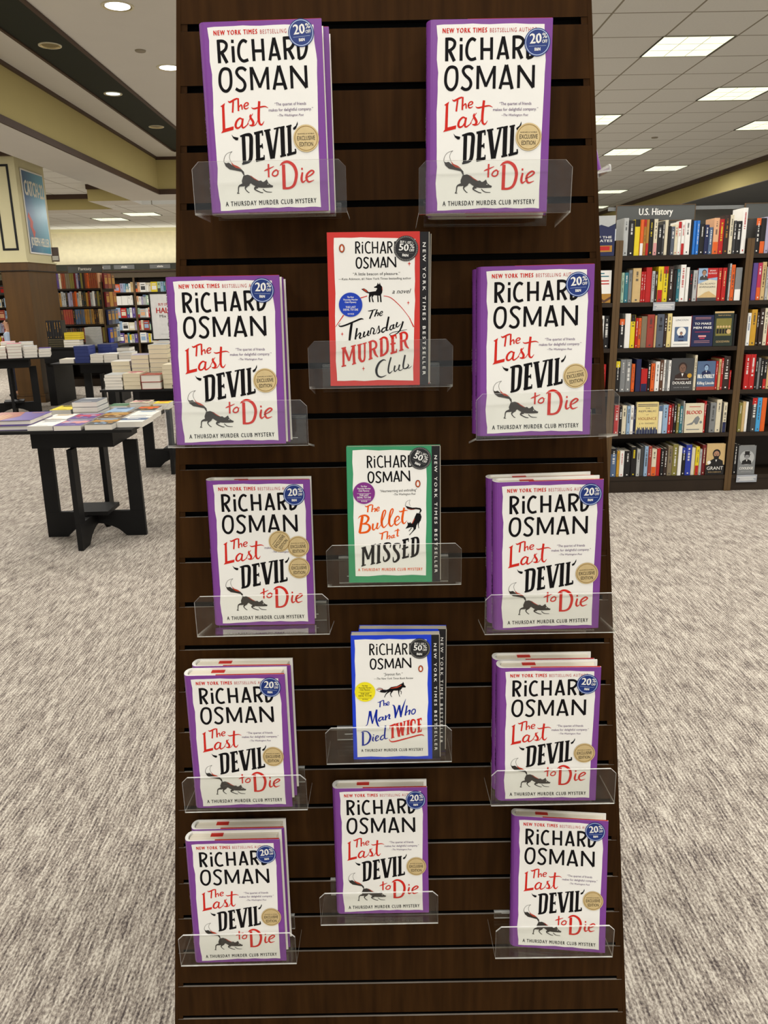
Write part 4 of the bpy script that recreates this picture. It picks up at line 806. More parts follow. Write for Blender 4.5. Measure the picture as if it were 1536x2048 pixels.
def dr_blue(mb, w, h):
    ctext(mb, 'LINCOLN', 0, h*.86, w*.66, h*.05, .0006, 4); rect(mb, -w*.36, w*.36, h*.18, h*.66, .0004, 5); mb.disc(0, h*.50, .0005, w*.24, 3, 24); bust(mb, 0, h*.44, w*.15, 6, 4, 4); rect(mb, -w*.14, w*.14, h*.18, h*.22, .0009, 4); rect(mb, -w*.4, w*.4, h*.07, h*.10, .0006, 7)
    return ['wht', 'nvy', 'stl', SKIN, 'lgr']
def dr_free(mb, w, h):
    ctext(mb, 'TO MAKE', .0, h*.70, w*.76, h*.07, .0006, 3, .03); ctext(mb, 'MEN FREE', 0, h*.57, w*.84, h*.07, .0006, 3, .03); rect(mb, -w*.35, w*.35, h*.46, h*.475, .0006, 4); rect(mb, -w*.18, w*.18, h*.30, h*.36, .0006, 5); rect(mb, -w*.12, w*.12, h*.24, h*.28, .0006, 4)
    for y in (.88, .92): rect(mb, -w*.36, w*.36, h*y, h*(y+.012), .0006, 5)
    for y in (.12, .17): rect(mb, -w*.36, w*.36, h*y, h*(y+.012), .0006, 5)
    return ['wht', 'mag', 'pnk']
def dr_green(mb, w, h):
    rect(mb, -w/2, w/2, h*.95, h, .0005, 5); rect(mb, -w*.4, w*.4, h*.30, h*.80, .0004, 4); 
    for k in range(5): mb.disc(-w*.3+k*w*.15, h*.56, .0006, w*.06, 5, 12); rect(mb, -w*.36+k*w*.15, -w*.24+k*w*.15, h*.36, h*.5, .0006, 3)
    mb.disc(w*.28, h*.42, .0008, w*.12, 5, 20); ctext(mb, 'TEAM OF RIVALS', 0, h*.87, w*.66, h*.035, .0006, 5); ctext(mb, 'GOODWIN', 0, h*.10, w*.7, h*.06, .0006, 5)
    return ['blk', 'olv', 'tan']
def dr_dark(mb, w, h):
    bust(mb, 0, h*.70, w*.38, 4, 5, 5); ctext(mb, 'DOUGLASS', 0, h*.20, w*.82, h*.085, .0012, 3, .02); ctext(mb, 'FREDERICK', 0, h*.34, w*.62, h*.035, .0012, 3); mb.disc(w*.32, h*.46, .0012, w*.10, 6, 20); ctext(mb, 'DAVID W. BLIGHT', 0, h*.08, w*.7, h*.03, .0012, 7)
    return ['wht', SKD, 'dbr', 'mst', 'lgr']
def dr_bill(mb, w, h):
    rect(mb, -w/2, w/2, h*.42, h, .0003, 5); bust(mb, 0, h*.78, w*.28, 4, 6, 6); ctext(mb, "BILL O'REILLY", 0, h*.42, w*.92, h*.13, .0012, 3, .03); ctext(mb, 'Killing Lincoln', 0, h*.20, w*.92, h*.10, .0012, 3, .02); rect(mb, -w/2, w/2, 0, h*.12, .0004, 7)
    return ['wht', 'lbl', 'stl', 'nvy', 'brk']
def dr_rep(mb, w, h):
    ctext(mb, 'THE', 0, h*.79, w*.2, h*.035, .0006, 3); ctext(mb, 'REPUBLIC', 0, h*.69, w*.8, h*.055, .0006, 3); ctext(mb, 'OF', 0, h*.59, w*.12, h*.03, .0006, 3); ctext(mb, 'VIOLENCE', 0, h*.44, w*.86, h*.085, .0006, 4); ctext(mb, 'J. D. DICKEY', 0, h*.31, w*.7, h*.04, .0006, 3)
    rect(mb, -w*.45, w*.45, h*.92, h*.94, .0006, 3); rect(mb, -w*.45, w*.45, h*.87, h*.89, .0006, 3)
    for k in range(16):
        x = -w*.46+k*w*.061; mb.poly2([(x-w*.04, 0), (x+w*.04, 0), (x+w*.03, h*(.12+.05*((k*7) % 3))), (x-w*.02, h*(.15+.04*((k*5) % 3)))], .0005+.00005*(k % 3), 3 if k % 2 else 5)
    return ['nvy', 'rst', 'slt']
def dr_blood(mb, w, h):
    ctext(mb, 'BLOOD', -.02*w, h*.64, w*.8, h*.12, .0006, 3, .03); mb.poly2([(-w*.4, h*.28), (-w*.1, h*.36), (w*.05, h*.52), (w*.2, h*.58), (w*.3, h*.48), (w*.2, h*.30), (w*.1, h*.28), (0, h*.36), (-w*.1, h*.28), (-w*.36, h*.26)], .0005, 4); rect(mb, -w*.4, w*.3, h*.1, h*.13, .0006, 4); rect(mb, -w*.3, w*.3, h*.88, h*.90, .0006, 3); mb.disc(w*.36, h*.36, .0007, w*.07, 4, 14)
    return ['red', 'gry']
def dr_grant(mb, w, h):
    bust(mb, w*.04, h*.66, w*.42, 4, 5, 5, beard=True); rect(mb, -w/2, w/2, 0, h*.32, .0003, 5); ctext(mb, 'GRANT', 0, h*.16, w*.88, h*.11, .0014, 3, .0); ctext(mb, 'RON CHERNOW', 0, h*.07, w*.7, h*.035, .0014, 6); mb.disc(-w*.34, h*.40, .0014, w*.10, 3, 20)
    return ['wht', SKIN, 'blk', 'tan']
def dr_cool(mb, w, h):
    mb.disc(0, h*.58, .0003, w*.42, 4, 24); bust(mb, 0, h*.62, w*.30, 6, 5, 5, hat=True); ctext(mb, 'COOLIDGE', 0, h*.17, w*.8, h*.085, .0014, 3, .02); ctext(mb, 'AMITY SHLAES', 0, h*.08, w*.6, h*.03, .0014, 4)
    return ['wht', 'lgr', 'blk', GRYP]
# shelf rows: (x left edge, x right edge of the bay on the measuring scale, shelf line, rows); row = x0, x1, top, colour[/second][+mark]; F = face-out
ROWS = [
 (240, 1350, 480, '240 283 175 lgr;285 340 195 blk;342 390 188 yel/blk;391 420 190 org/wht;421 444 190 och/red;445 470 190 och/red;471 509 185 blk+yel;511 544 188 crm/pnk;546 588 236 blk;589 609 205 dgr;611 640 196 crm;641 666 246 blk;667 700 250 slt;701 730 235 crm+red;731 760 212 wht/red+red;761 789 212 wht/red+red;791 840 196 wht;842 864 200 blk;866 893 206 blu;894 920 206 blu;922 969 232 blk;971 1009 240 nvy;1011 1044 262 stl;1046 1095 188 pch/org;1097 1140 198 red+yel;1142 1189 165 dbr+och;1191 1225 165 crm;1226 1250 212 dgr;1252 1299 216 blk;1301 1343 110 wht+red'),
 (235, 1325, 865, '240 267 615 mnt;269 305 615 tel;307 339 595 gry;341 415 580 tan;417 438 610 red;439 459 610 red;461 511 575 red;513 540 606 lgr;542 565 612 dbr;567 614 570 yel/red+dgr;616 660 570 yel/red+dgr;662 705 570 dbr;707 735 602 blk+org;737 765 595 tel;767 815 558 wht+red;817 845 580 wht;847 880 612 blk+red;882 922 606 lgr;F 924 1098 592 crm alamo red;1103 1140 590 red+ppl;1141 1179 590 red+ppl;1181 1200 556 blk;1202 1220 556 lgr;1222 1256 566 org;1258 1316 590 gry/wht'),
 (225, 1300, 1245, '236 285 995 blk/org;287 335 950 wht+red;337 380 962 yel/blk;382 404 990 red;406 432 990 org;434 484 976 tpe;486 550 962 brk+dgr;552 569 970 tan;571 636 960 slt+blk;638 664 970 dbr;666 706 956 ppl;F 708 878 985 wht blue wht;F 884 1080 978 nvy free mag;F 1082 1256 948 dgn green dgn;1259 1280 972 blk'),
 (205, 1275, 410, '206 247 140 blk/yel;250 298 125 gry+wht;300 349 125 gry+wht;351 380 166 org;390 436 125 nvy+red;440 497 210 red/nvy;500 524 146 blk;526 560 166 org+blk;565 605 150 wht;607 639 136 brn;641 660 136 wht;661 680 138 gry;682 706 140 wht;F 708 913 126 dgr dark blk;916 940 100 crm;F 942 1108 156 stl bill blk;1112 1134 156 red;1136 1158 138 tan;1160 1180 130 red;1182 1240 115 dbr;1242 1258 240 red'),
 (255, 1262, 785, '266 309 520 red;312 334 536 blk;336 374 526 crm;376 404 530 lbl;406 434 524 wht+brn;436 452 540 nvy;F 456 646 500 ppl rep crm;650 684 532 wht/stl;686 730 526 lbl;732 758 530 red;760 780 520 dred;782 806 505 blk;808 830 520 olv;832 858 540 tel;860 872 495 lgr;F 876 1040 520 crm blood crm;1042 1060 500 red;1062 1090 530 blk;1092 1144 515 gry;1146 1190 488 crm;1192 1204 520 dgr;1206 1238 515 crm/nvy'),
 (190, 1245, 1145, '192 246 880 stl/blk;250 275 905 mst;277 319 905 wht+red;321 374 905 blk+wht;380 430 870 blk+yel;432 464 892 lgr;466 499 868 dgr;501 534 866 lbl;536 568 866 brk;570 614 895 crm/org;616 649 890 red;651 680 892 blk;682 714 890 dbr;716 759 870 tpe;761 809 856 olv;811 844 872 wht+blk;846 879 885 blk/ryl;881 934 862 ryl;936 969 890 crm+red;971 1004 880 yel/red;1006 1030 905 lgr;1032 1066 866 dred+crm;F 1068 1240 858 tan grant dbr'),
]
SHZ = [1.642, 1.337, 1.032, .730, .428, .118]
DRAW = dict(alamo=dr_alamo, blue=dr_blue, free=dr_free, green=dr_green, dark=dr_dark, bill=dr_bill, rep=dr_rep, blood=dr_blood, grant=dr_grant)
FDESC = dict(alamo='white face-out book with portrait and adobe mission', blue='white face-out book with blue panel and small figure', free='navy face-out book with bold white title', green='dark green face-out book with gold disc', dark='dark face-out biography with a portrait and large title', bill='blue face-out book with portrait and white lettering', rep='pale yellow face-out book with crowd below', blood='cream face-out book with big red title', grant='tan face-out biography with bearded portrait')
SHN = ['top shelf', 'second shelf down', 'third shelf down', 'fourth shelf down', 'fifth shelf down', 'bottom shelf']
BCY = 5.60
def bookcase(name, x0, x1, y0, d, shelves, top, label, mcase=None, back=True, edge=None):
    """open bookcase, front at y0; shelves = heights of the board tops"""
    e = tag(empty(name, ((x0+x1)/2, y0+d/2, 0)), label, 'bookcase', 'dark wood bookcases of the shop')
    mc = mcase or M_CASE; w = (x1-x0)/2; t = .024
    for sx in (-1, 1):
        mb = MB(); mb.box(-t/2 if sx < 0 else -t/2, t/2, -d/2, d/2, 0, top, 0, front=1); mb.build('upright', [mc, edge or M_CASEE], e, loc=(sx*(w-t/2+.0), 0, 0))
    for z in shelves:
        mb = MB(); mb.box(-w+t, w-t, -d/2+.004, d/2-.012, -.028, 0, 0); mb.build('shelf_board', mc, e, loc=(0, 0, z-.0005))
    if back:
        mb = MB(); mb.box(-w+t, w-t, -.006, .006, 0, top); mb.build('back_panel', mc, e, loc=(0, d/2-.006, 0))
    mb = MB(); mb.box(-w+t, w-t, -.009, .009, 0, min(shelves)-.029); mb.build('plinth', mc, e, loc=(0, -d/2+.02, 0))
    return e
UX = (.786, 1.672, 2.556, 3.442)
for k in range(3):
    bookcase('bookcase', UX[k]+(.0005 if k else 0), UX[k+1]-.0005, BCY, .34, SHZ, 1.74, ('left history bookcase half hidden behind the slatwall display', 'middle history bookcase, fully visible on the right, under the sign', 'right history bookcase cut off by the photo edge')[k])
def parse(c):
    mk = None
    if '+' in c: c, mk = c.split('+')
    a = c.split('/')
    return a[0], (a[1] if len(a) > 1 else None), mk
def shelf_fill(rows, xl, xr, line, X0, X1, z, scale, where, group, y=BCY+.012):
    n = 0; sc = (X1-X0)/(xr-xl)
    for it in rows.split(';'):
        q = it.split(' ')
        if q[0] == 'F':
            a, b, top = int(q[1]), int(q[2]), int(q[3]); w = (b-a)*sc-.002; h = (line-top)*scale
            o = link('face_out_book', face_book(w, h, .028, q[4], DRAW[q[5]], q[6]), loc=(X0+((a+b)/2-xl)*sc, y-.002, z+.0016))
            o.rotation_euler = (R(-2.0), 0, 0)
            tag(o, FDESC[q[5]]+', '+where, 'book', group); continue
        a, b, top = int(q[0]), int(q[1]), int(q[2]); c1, c2, mk = parse(q[3]); n += 1
        w = max(.008, (b-a)*sc-.0012); h = (line-top)*scale
        d = .15+.03*((n*7) % 4)/3
        o = link('shelf_book', spine_book_mesh(w, h, d, c1, c2, mk, (n*3) % 8), loc=(X0+(a-xl)*sc+.0006, y+.002*((n*5) % 4), z+.0005))
        nm = PAL[c1][0]+(' and '+PAL[c2][0] if c2 else '')
        tag(o, '%s spine, %s from the left, %s' % (nm, ORD[n-1], where), 'book', group)
for k, (xl, xr, line, rows) in enumerate(ROWS):
    shelf_fill(rows, xl, xr, line, 1.6985, 2.5295, SHZ[k], 1/1275., SHN[k]+' of middle history bookcase', 'books on the middle history bookcase')
# slivers of the neighbouring bays
RIGHTB = ['1380 1424 195 blk/org;1426 1470 195 blk/org;1472 1508 185 lil;1510 1540 200 blk;1542 1580 190 red;1582 1620 210 gry', '1367 1410 555 pur+ppl;1412 1450 555 mag/org;1452 1490 548 tan+dbr;1492 1514 590 lgr;1516 1550 585 crm+blk;1552 1590 570 red', '1337 1370 965 wht+stl;1372 1424 936 mst;1426 1446 960 dbr;1448 1488 930 dbr;1490 1524 926 crm;1526 1560 950 red;1562 1600 940 nvy', '1330 1378 103 red;1380 1430 103 red;1432 1452 140 blk;1454 1474 135 gry;1476 1506 140 blk;1508 1540 150 blk/red;1542 1580 130 tan', '1302 1335 520 olv;1337 1365 512 tan;1367 1392 515 wht+blk;1394 1420 500 blk;1422 1470 480 dgr/red;1472 1514 478 cyn;1516 1560 482 org', '1282 1312 860 blk+wht;1314 1338 870 blk']
for k in range(6):
    xr_ = ROWS[k][1]
    shelf_fill(RIGHTB[k], xr_+26, xr_+26+1090, ROWS[k][2], 2.5825, 3.4155, SHZ[k], 1/1275., SHN[k]+' of right history bookcase', 'books on the right history bookcase')
o = link('face_out_book', face_book(.125, .208, .028, 'gry', dr_cool, 'blk'), loc=(2.684, BCY+.008, SHZ[5]+.0005)); o.rotation_euler = (R(-2), 0, 0)
tag(o, 'grey face-out biography with a man in a top hat, bottom right', 'book', 'books on the right history bookcase')
LEFTB = ['', '', '110 139 965 wht;141 189 965 blk', '122 166 165 red', '135 160 520 crm;162 215 530 dgr;220 250 535 pnk', '']
LX = [(0, 0), (0, 0), (-940, 200), (-940, 185), (-880, 252), (0, 0)]
for k in range(6):
    if LEFTB[k]: shelf_fill(LEFTB[k], LX[k][0], LX[k][1], ROWS[k][2], .8120, 1.6455, SHZ[k], 1/1275., SHN[k]+' of left history bookcase', 'books on the left history bookcase')
o = link('face_out_book', face_book(.152, .256, .034, 'nvy', dr_states, 'nvy'), loc=(1.565, BCY+.022, SHZ[0]+.0016)); o.rotation_euler = (R(-2), 0, R(-12))
tag(o, 'navy face-out book with white lettering beside the slatwall, top left', 'book', 'books on the left history bookcase')
o = link('face_out_book', face_book(.088, .212, .024, 'wht', dr_city, 'wht'), loc=(1.590, BCY+.012, SHZ[1]+.0016)); o.rotation_euler = (R(-2), 0, 0)
tag(o, 'white face-out book with small landscape beside the slatwall', 'book', 'books on the left history bookcase')
def sign(name, x, y, z, w, h, text, tw, th, label, rot=0, legs=True):
    e = tag(empty(name, (x, y, z), rot), label, 'sign', 'grey section signs')
    mb = MB(); mb.box(-w/2, w/2, -.006, .006, 0, h); mb.build('sign_plate', M_SIGN, e)
    for q in ((-w/2-.004, w/2+.004, h, h+.004), (-w/2-.004, w/2+.004, -.004, 0), (-w/2-.004, -w/2, 0, h), (w/2, w/2+.004, 0, h)):
        mb = MB(); mb.box(q[0], q[1], -.008, .008, q[2], q[3]); mb.build('sign_frame', M_CASEE if legs else M_BLK, e)
    if text:
        mb = MB(); ctext(mb, text, 0, h*.36, tw, th, 0, 0, .02); mb.xform(Matrix(((1, 0, 0, 0), (0, 0, -1, -.0066), (0, 1, 0, 0), (0, 0, 0, 1)))); mb.build('lettering', M_WHT, e)
    if legs:
        for sx in (-1, 1):
            mb = MB(); mb.box(-.008, .008, -.004, .004, -.238 if z > 1.85 else -.15, 0); mb.build('bracket', M_CASEE, e, loc=(sx*(w/2-.03), .012, .0))
    return e
sign('section_sign', 2.00, BCY+.30, 1.885, .545, .098, 'U.S. History', .235, .044, 'grey sign reading U.S. History above the middle bookcase')
sign('section_sign', 2.90, BCY+.30, 1.885, .545, .098, '', 0, 0, 'blank-looking grey sign cut off at the right photo edge')
mb = MB(); mb.box(-.88, .88, -.008, .008, -.012, .012); tag(mb.build('sign_rail', mat('rail_grey', (120, 122, 120), .5), loc=(2.556, BCY+.33, 1.965)), 'grey rail running behind the section signs above the bookcases', 'rail')
for (x, z, lb) in ((1.998, SHZ[1], 'white and grey shelf talker card hanging under second shelf'), (2.69, SHZ[5], 'grey and white shelf talker card on right bottom shelf')):
    mb = MB(); mb.box(-.074, .074, -.003, 0, -.056, -.001, 0); mb.box(-.066, .066, -.0036, -.003, -.022, -.017, 1); mb.box(-.05, .05, -.0036, -.003, -.032, -.028, 1); mb.box(-.056, .056, -.0036, -.003, -.042, -.038, 1)
    tag(mb.build('shelf_card', [mat('card_grey', (168, 172, 178), .5), M_WHT], loc=(x, BCY-.001, z)), lb, 'shelf label', 'shelf talker cards')
# ------------------------------------------------------------------ column at the left
col = struct(empty('wall_column', (-4.835, 12.32, 0)), 'wood and cream pillar at the left edge carrying the blue poster'); CX, CY = -4.835, 12.32
def cpart(name, x0, x1, y0, y1, z0, z1, m):
    mb = MB(); mb.box(x0-CX, x1-CX, y0-CY, y1-CY, z0, z1); return mb.build(name, m, col)
cpart('wood_panel', -5.02, -4.65, 11.45, 12.43, 0, 1.80, M_OAK)
cpart('cream_upper', -5.02, -4.65, 11.452, 12.43, 1.80, 3.299, M_CREAM)
cpart('band_molding', -5.035, -4.635, 11.435, 12.44, 1.80, 1.905, M_OAK)
cpart('cap_molding', -5.05, -4.62, 11.42, 12.45, 1.905, 1.925, M_CREAM)
cpart('band_shadow_bead', -5.04, -4.63, 11.43, 12.445, 1.79, 1.80, M_BLK)
cpart('crown_molding', -5.09, -4.58, 11.38, 12.49, 3.235, 3.299, M_BRT)
cpart('base_molding', -5.035, -4.635, 11.435, 12.44, 0, .10, M_OAK); cpart('base_cap', -5.045, -4.625, 11.425, 12.45, .10, .118, M_OAK)
for (x0, x1, z0, z1) in ((-4.765, -4.738, 2.06, 3.14), (-4.95, -4.923, 2.06, 3.14), (-4.923, -4.765, 2.06, 2.087), (-4.923, -4.765, 3.113, 3.14)): cpart('panel_bead', x0, x1, 11.444, 11.452, z0, z1, M_BLK)
def poster_mat():
    m = bpy.data.materials.new('poster_blue_wash'); m.use_nodes = True; nt = m.node_tree; b = nt.nodes['Principled BSDF']; b.inputs['Roughness'].default_value = .3
    tc = nt.nodes.new('ShaderNodeTexCoord'); sp = nt.nodes.new('ShaderNodeSeparateXYZ'); nt.links.new(tc.outputs['Object'], sp.inputs[0])
    nz = nt.nodes.new('ShaderNodeTexNoise'); nz.inputs['Scale'].default_value = 3; nt.links.new(tc.outputs['Object'], nz.inputs['Vector'])
    mr = nt.nodes.new('ShaderNodeMapRange'); mr.inputs[1].default_value = -.36; mr.inputs[2].default_value = .36; nt.links.new(sp.outputs[0], mr.inputs[0])
    ad = nt.nodes.new('ShaderNodeMath'); ad.operation = 'MULTIPLY_ADD'; ad.inputs[1].default_value = .25; nt.links.new(nz.outputs[0], ad.inputs[0]); nt.links.new(mr.outputs[0], ad.inputs[2])
    rp = nt.nodes.new('ShaderNodeValToRGB'); e = rp.color_ramp.elements; e[0].position = .15; e[0].color = lin((44, 84, 128))+(1,); e[1].position = 1; e[1].color = lin((112, 178, 200))+(1,)
    nt.links.new(ad.outputs[0], rp.inputs[0]); nt.links.new(rp.outputs[0], b.inputs['Base Color'])
    return m
ps = tag(empty('poster', (-4.632, 11.955, 2.045)), 'tall blue literary poster reading CATCH-22 on the pillar side', 'poster')
def face_x(mb):   # XY drawing -> plane facing +x, drawing x along +y
    mb.xform(Matrix(((0, 0, 1, 0), (1, 0, 0, 0), (0, 1, 0, 0), (0, 0, 0, 1)))); return mb
mb = MB(); rect(mb, -.375, .375, -.02, 1.065, 0, 0); rect(mb, -.375, .375, -.02, 1.065, -.012, 0)
for (x0, x1, y0, y1) in ((-.375, -.375, -.02, 1.065), (.375, .375, -.02, 1.065)): mb.quad((x0, y0, -.012), (x0, y0, 0), (x1, y1, 0), (x1, y1, -.012), 0)
face_x(mb).build('backing', M_WHT, ps)
mb = MB(); rect(mb, -.355, .355, 0, 1.045, .001, 0)
pp = mb.mesh('print', [poster_mat()]); po_ = link('print', pp, ps); po_.matrix_basis = Matrix(((0, 0, 1, 0), (1, 0, 0, 0), (0, 1, 0, 0), (0, 0, 0, 1)))
mb = MB(); ctext(mb, 'CATCH-22', 0, .74, .64, .19, .002, 0, .035); ctext(mb, 'JOSEPH HELLER', 0, .09, .64, .11, .002, 0, .03); face_x(mb).build('lettering', mat('poster_ivory', (226, 222, 204), .4), ps)
mb = MB(); mb.poly2([(-.33, .46), (-.29, .52), (-.25, .47), (-.17, .40), (-.20, .33), (-.13, .27), (-.19, .18), (-.24, .27), (-.29, .33), (-.27, .40)], .002, 0); face_x(mb).build('red_blot', mat('poster_red', (196, 82, 66), .4), ps)
mb = MB(); mb.box(-.05, .05, -.012, .012, 0, .20); mb.quad((-.045, -.0125, .02), (.045, -.0125, .02), (.045, -.0125, .08), (-.045, -.0125, .08), 1)
tag(mb.build('hanging_notice', [mat('notice_grey', (116, 100, 92), .5), M_WHT], loc=(-4.595, 12.36, 1.94)), 'small grey notice panel at the right edge of the pillar', 'sign')
# person beyond the pillar
def person(x, y, s, rz):
    e = tag(empty('person', (x, y, 0), rz), 'person in a pale blue top mostly hidden behind the wooden pillar', 'person')
    def skin(name, verts, edges, rad, m, root=0, par=None):
        me = bpy.data.meshes.new(name); me.from_pydata([tuple(c*s for c in v) for v in verts], edges, [])
        o = link(name, me, par or e); me.materials.append(m)
        sk = o.modifiers.new('s', 'SKIN'); o.modifiers.new('ss', 'SUBSURF').levels = 1; o.modifiers['ss'].render_levels = 1
        for i, r in enumerate(rad):
            d = me.skin_vertices[0].data[i]; r = r if isinstance(r, tuple) else (r, r); d.radius = (r[0]*s, r[1]*s); d.use_root = i == root
        return o
    # local -y is the way the figure faces
    V = [(0, 0, .93), (0, 0, 1.10), (0, 0, 1.30), (0, 0, 1.43), (0, -.01, 1.50), (0, -.02, 1.60), (0, -.015, 1.70), (.17, 0, 1.39), (.22, .02, 1.12), (.22, -.08, .90), (.22, -.12, .80), (-.17, 0, 1.39), (-.22, .02, 1.12), (-.22, -.08, .90), (-.22, -.12, .80), (.09, 0, .88), (.10, -.01, .50), (.10, .02, .08), (.10, -.14, .04), (-.09, 0, .88), (-.10, -.01, .50), (-.10, .02, .08), (-.10, -.14, .04)]
    E_ = [(0, 1), (1, 2), (2, 3), (3, 4), (4, 5), (5, 6), (3, 7), (7, 8), (8, 9), (9, 10), (3, 11), (11, 12), (12, 13), (13, 14), (0, 15), (15, 16), (16, 17), (17, 18), (0, 19), (19, 20), (20, 21), (21, 22)]
    rd = [(.15, .11), (.13, .10), (.16, .11), (.10, .08), .052, (.078, .095), (.07, .085), .058, .044, .036, .03, .058, .044, .036, .03, .085, .058, .042, .036, .085, .058, .042, .036]
    b = skin('body', V, E_, rd, mat('skin_tone', (206, 158, 128), .5))
    for sx in (1, -1):   # hands with five fingers
        for k in range(4):
            a = (k-1.5)*.022
            skin('finger', [(sx*.22, -.125+a, .79), (sx*.222, -.13+a*1.2, .745), (sx*.218, -.137+a*1.2, .715-.008*abs(k-1.5))], [(0, 1), (1, 2)], [.012, .010, .008], MC['skin_tone'], 0, b)
        skin('thumb', [(sx*.215, -.16, .80), (sx*.20, -.19, .765), (sx*.195, -.195, .74)], [(0, 1), (1, 2)], [.013, .011, .009], MC['skin_tone'], 0, b)
    mb = MB()
    for (x_, y_, z_, r_) in ((.032, -.098, 1.645, .012), (-.032, -.098, 1.645, .012)): mb.cyl((x_*s, y_*s, z_*s), (x_*s, (y_-.012)*s, z_*s), r_*s, r_*s*.6, 10)
    mb.build('eyes', mat('eye_dark', (40, 30, 26), .3), e)
    skin('nose', [(0, -.10, 1.64), (0, -.125, 1.605)], [(0, 1)], [.010, .016], MC['skin_tone'], 0, b)
    mb = MB(); mb.box(-.028*s, .028*s, -.112*s, -.098*s, 1.560*s, 1.570*s); mb.build('mouth', mat('lip_tone', (168, 92, 84), .5), e)
    for sx in (1, -1): skin('ear', [(sx*.082, 0, 1.62), (sx*.09, .01, 1.655)], [(0, 1)], [.014, .016], MC['skin_tone'], 0, b)
    skin('hair', [(0, .035, 1.60), (0, .025, 1.69), (0, -.02, 1.735)], [(0, 1), (1, 2)], [(.085, .075), (.088, .09), (.07, .075)], mat('hair_brown', (86, 62, 42), .6), 0)
    skin('shirt', [(0, 0, .90), (0, 0, 1.10), (0, 0, 1.30), (0, 0, 1.42), (0, 0, 1.46), (.175, 0, 1.39), (.22, .015, 1.18), (-.175, 0, 1.39), (-.22, .015, 1.18)], [(0, 1), (1, 2), (2, 3), (3, 4), (3, 5), (5, 6), (3, 7), (7, 8)], [(.17, .125), (.15, .12), (.178, .125), (.12, .095), .075, .072, .062, .072, .062], mat('pale_blue_cloth', (190, 208, 230), .8))
    skin('trousers', [(0, 0, .95), (.09, 0, .86), (.10, -.01, .5), (.10, .015, .11), (-.09, 0, .86), (-.10, -.01, .5), (-.10, .015, .11)], [(0, 1), (1, 2), (2, 3), (0, 4), (4, 5), (5, 6)], [(.16, .12), .098, .072, .056, .098, .072, .056], mat('dark_trousers', (46, 48, 60), .8))
    for sx in (.10, -.10):
        skin('shoe', [(sx, .04, .05), (sx, -.06, .05), (sx, -.16, .04)], [(0, 1), (1, 2)], [(.05, .045), (.05, .04), (.042, .034)], M_BLK)
person(-5.375, 12.25, .665, R(-80))

# ------------------------------------------------------------------ display tables and their books
SC = 1.036; HT_ = .7344
def table(name, x, y, w, d, label, rz=0, bw=.56, bd=.66, fh=.70):
    """black table: two crossing cut-out panel frames, a small square shelf where they cross, an apron and a thin overhanging top"""
    e = tag(empty(name, (x*SC, y*SC, 0), rz), label, 'table', 'black display tables')
    zt = HT_-.016
    mb = MB(); mb.box(-w/2, w/2, -d/2, d/2, zt, HT_); mb.build('tabletop', M_BLK, e)
    mb = MB(); a = bw/2-.06; b_ = bd/2-.06
    for q in ((-a, a, -b_, -b_+.03), (-a, a, b_-.03, b_), (-a, -a+.03, -b_+.03, b_-.03), (a-.03, a, -b_+.03, b_-.03)): mb.box(q[0], q[1], q[2], q[3], .605, zt-.0005)
    mb.build('apron', M_BLK, e)
    def fr(L, t, name, along):
        L2 = L/2; s_ = .004; lw = .085; arc = [(-L2+.15-(-.0), 0)]
        out = [(-L2, 0), (-L2+.12, 0)]
        for i in range(1, 8):
            q = i/8; out.append((-L2+.12+(L-.24)*q, .085*math.sin(PI*q)**.7))
        out += [(L2-.12, 0), (L2, 0), (L2-s_, .604), (-L2+s_, .604)]
        # ring: lower rail with arch, two legs, open above the rail
        mb = MB(); low = out[:11]+[(L2-s_*.26, .16), (-L2+s_*.26, .16)]
        f = (lambda p, tt: (p[0], tt, p[1])) if along == 'x' else (lambda p, tt: (tt, p[0], p[1]))
        mb.prism(low, f, -t/2, t/2); o_ = mb.build('foot_rail', M_BLK, e)
        for sx in (-1, 1):
            mb = MB(); p = [(sx*(L2-s_*.26), .1605), (sx*(L2-s_*.26-lw), .1605), (sx*(L2-s_-lw), .604), (sx*(L2-s_), .604)]
            mb.prism(p, f, -t/2, t/2); mb.build('leg', M_BLK, e)
    fr(bw+.02, .03, 'frame', 'x'); fr(bd+.02, .0296, 'frame', 'y')
    mb = MB(); mb.box(-.115, .115, -.115, .115, .1612, .185); mb.build('lower_shelf', M_BLK, e)
    return e
def flat_book(w, d, t, cover, printed=None, hard=False, pg=None):
    """book lying flat, origin at bottom centre; cover printing drawn on top (x right, y away)"""
    mb = MB(); b = .002 if hard else .0006; o_ = .003 if hard else 0
    mb.box(-w/2, w/2, -d/2, d/2, t-b, t, 0); mb.box(-w/2, w/2, -d/2, d/2, 0, b, 0); mb.box(-w/2, -w/2+b, -d/2, d/2, b, t-b, 0)
    mb.box(-w/2+b, w/2-o_-.0006, -d/2+o_+.0006, d/2-o_-.0006, b, t-b, 1)
    st = len(mb.v); cols = printed(mb, w, d) if printed else []
    for i in range(st, len(mb.v)): x, y, z = mb.v[i]; mb.v[i] = (x, y, z+t+.0004)
    return mb.mesh('flat_book', [pm(cover) if isinstance(cover, str) else cover, pg or PAGES2]+[pm(c) if isinstance(c, str) else c for c in cols])
PAGES2 = mat('flat_book_pages', (218, 212, 200), .85, .1, .10, 1, 0, 0, (3, 3, 420)); PAGES3 = mat('flat_book_pages_yellowed', (208, 196, 168), .85, .1, .10, 1, 0, 0, (3, 3, 420))
def put(me, x, y, z, rz, label, group, name='flat_book'):
    o_ = link(name, me, loc=(x*SC, y*SC, HT_+(z-.76)*1.012+.0004)); o_.rotation_euler = (0, 0, R(rz)); return tag(o_, label, 'book', group)
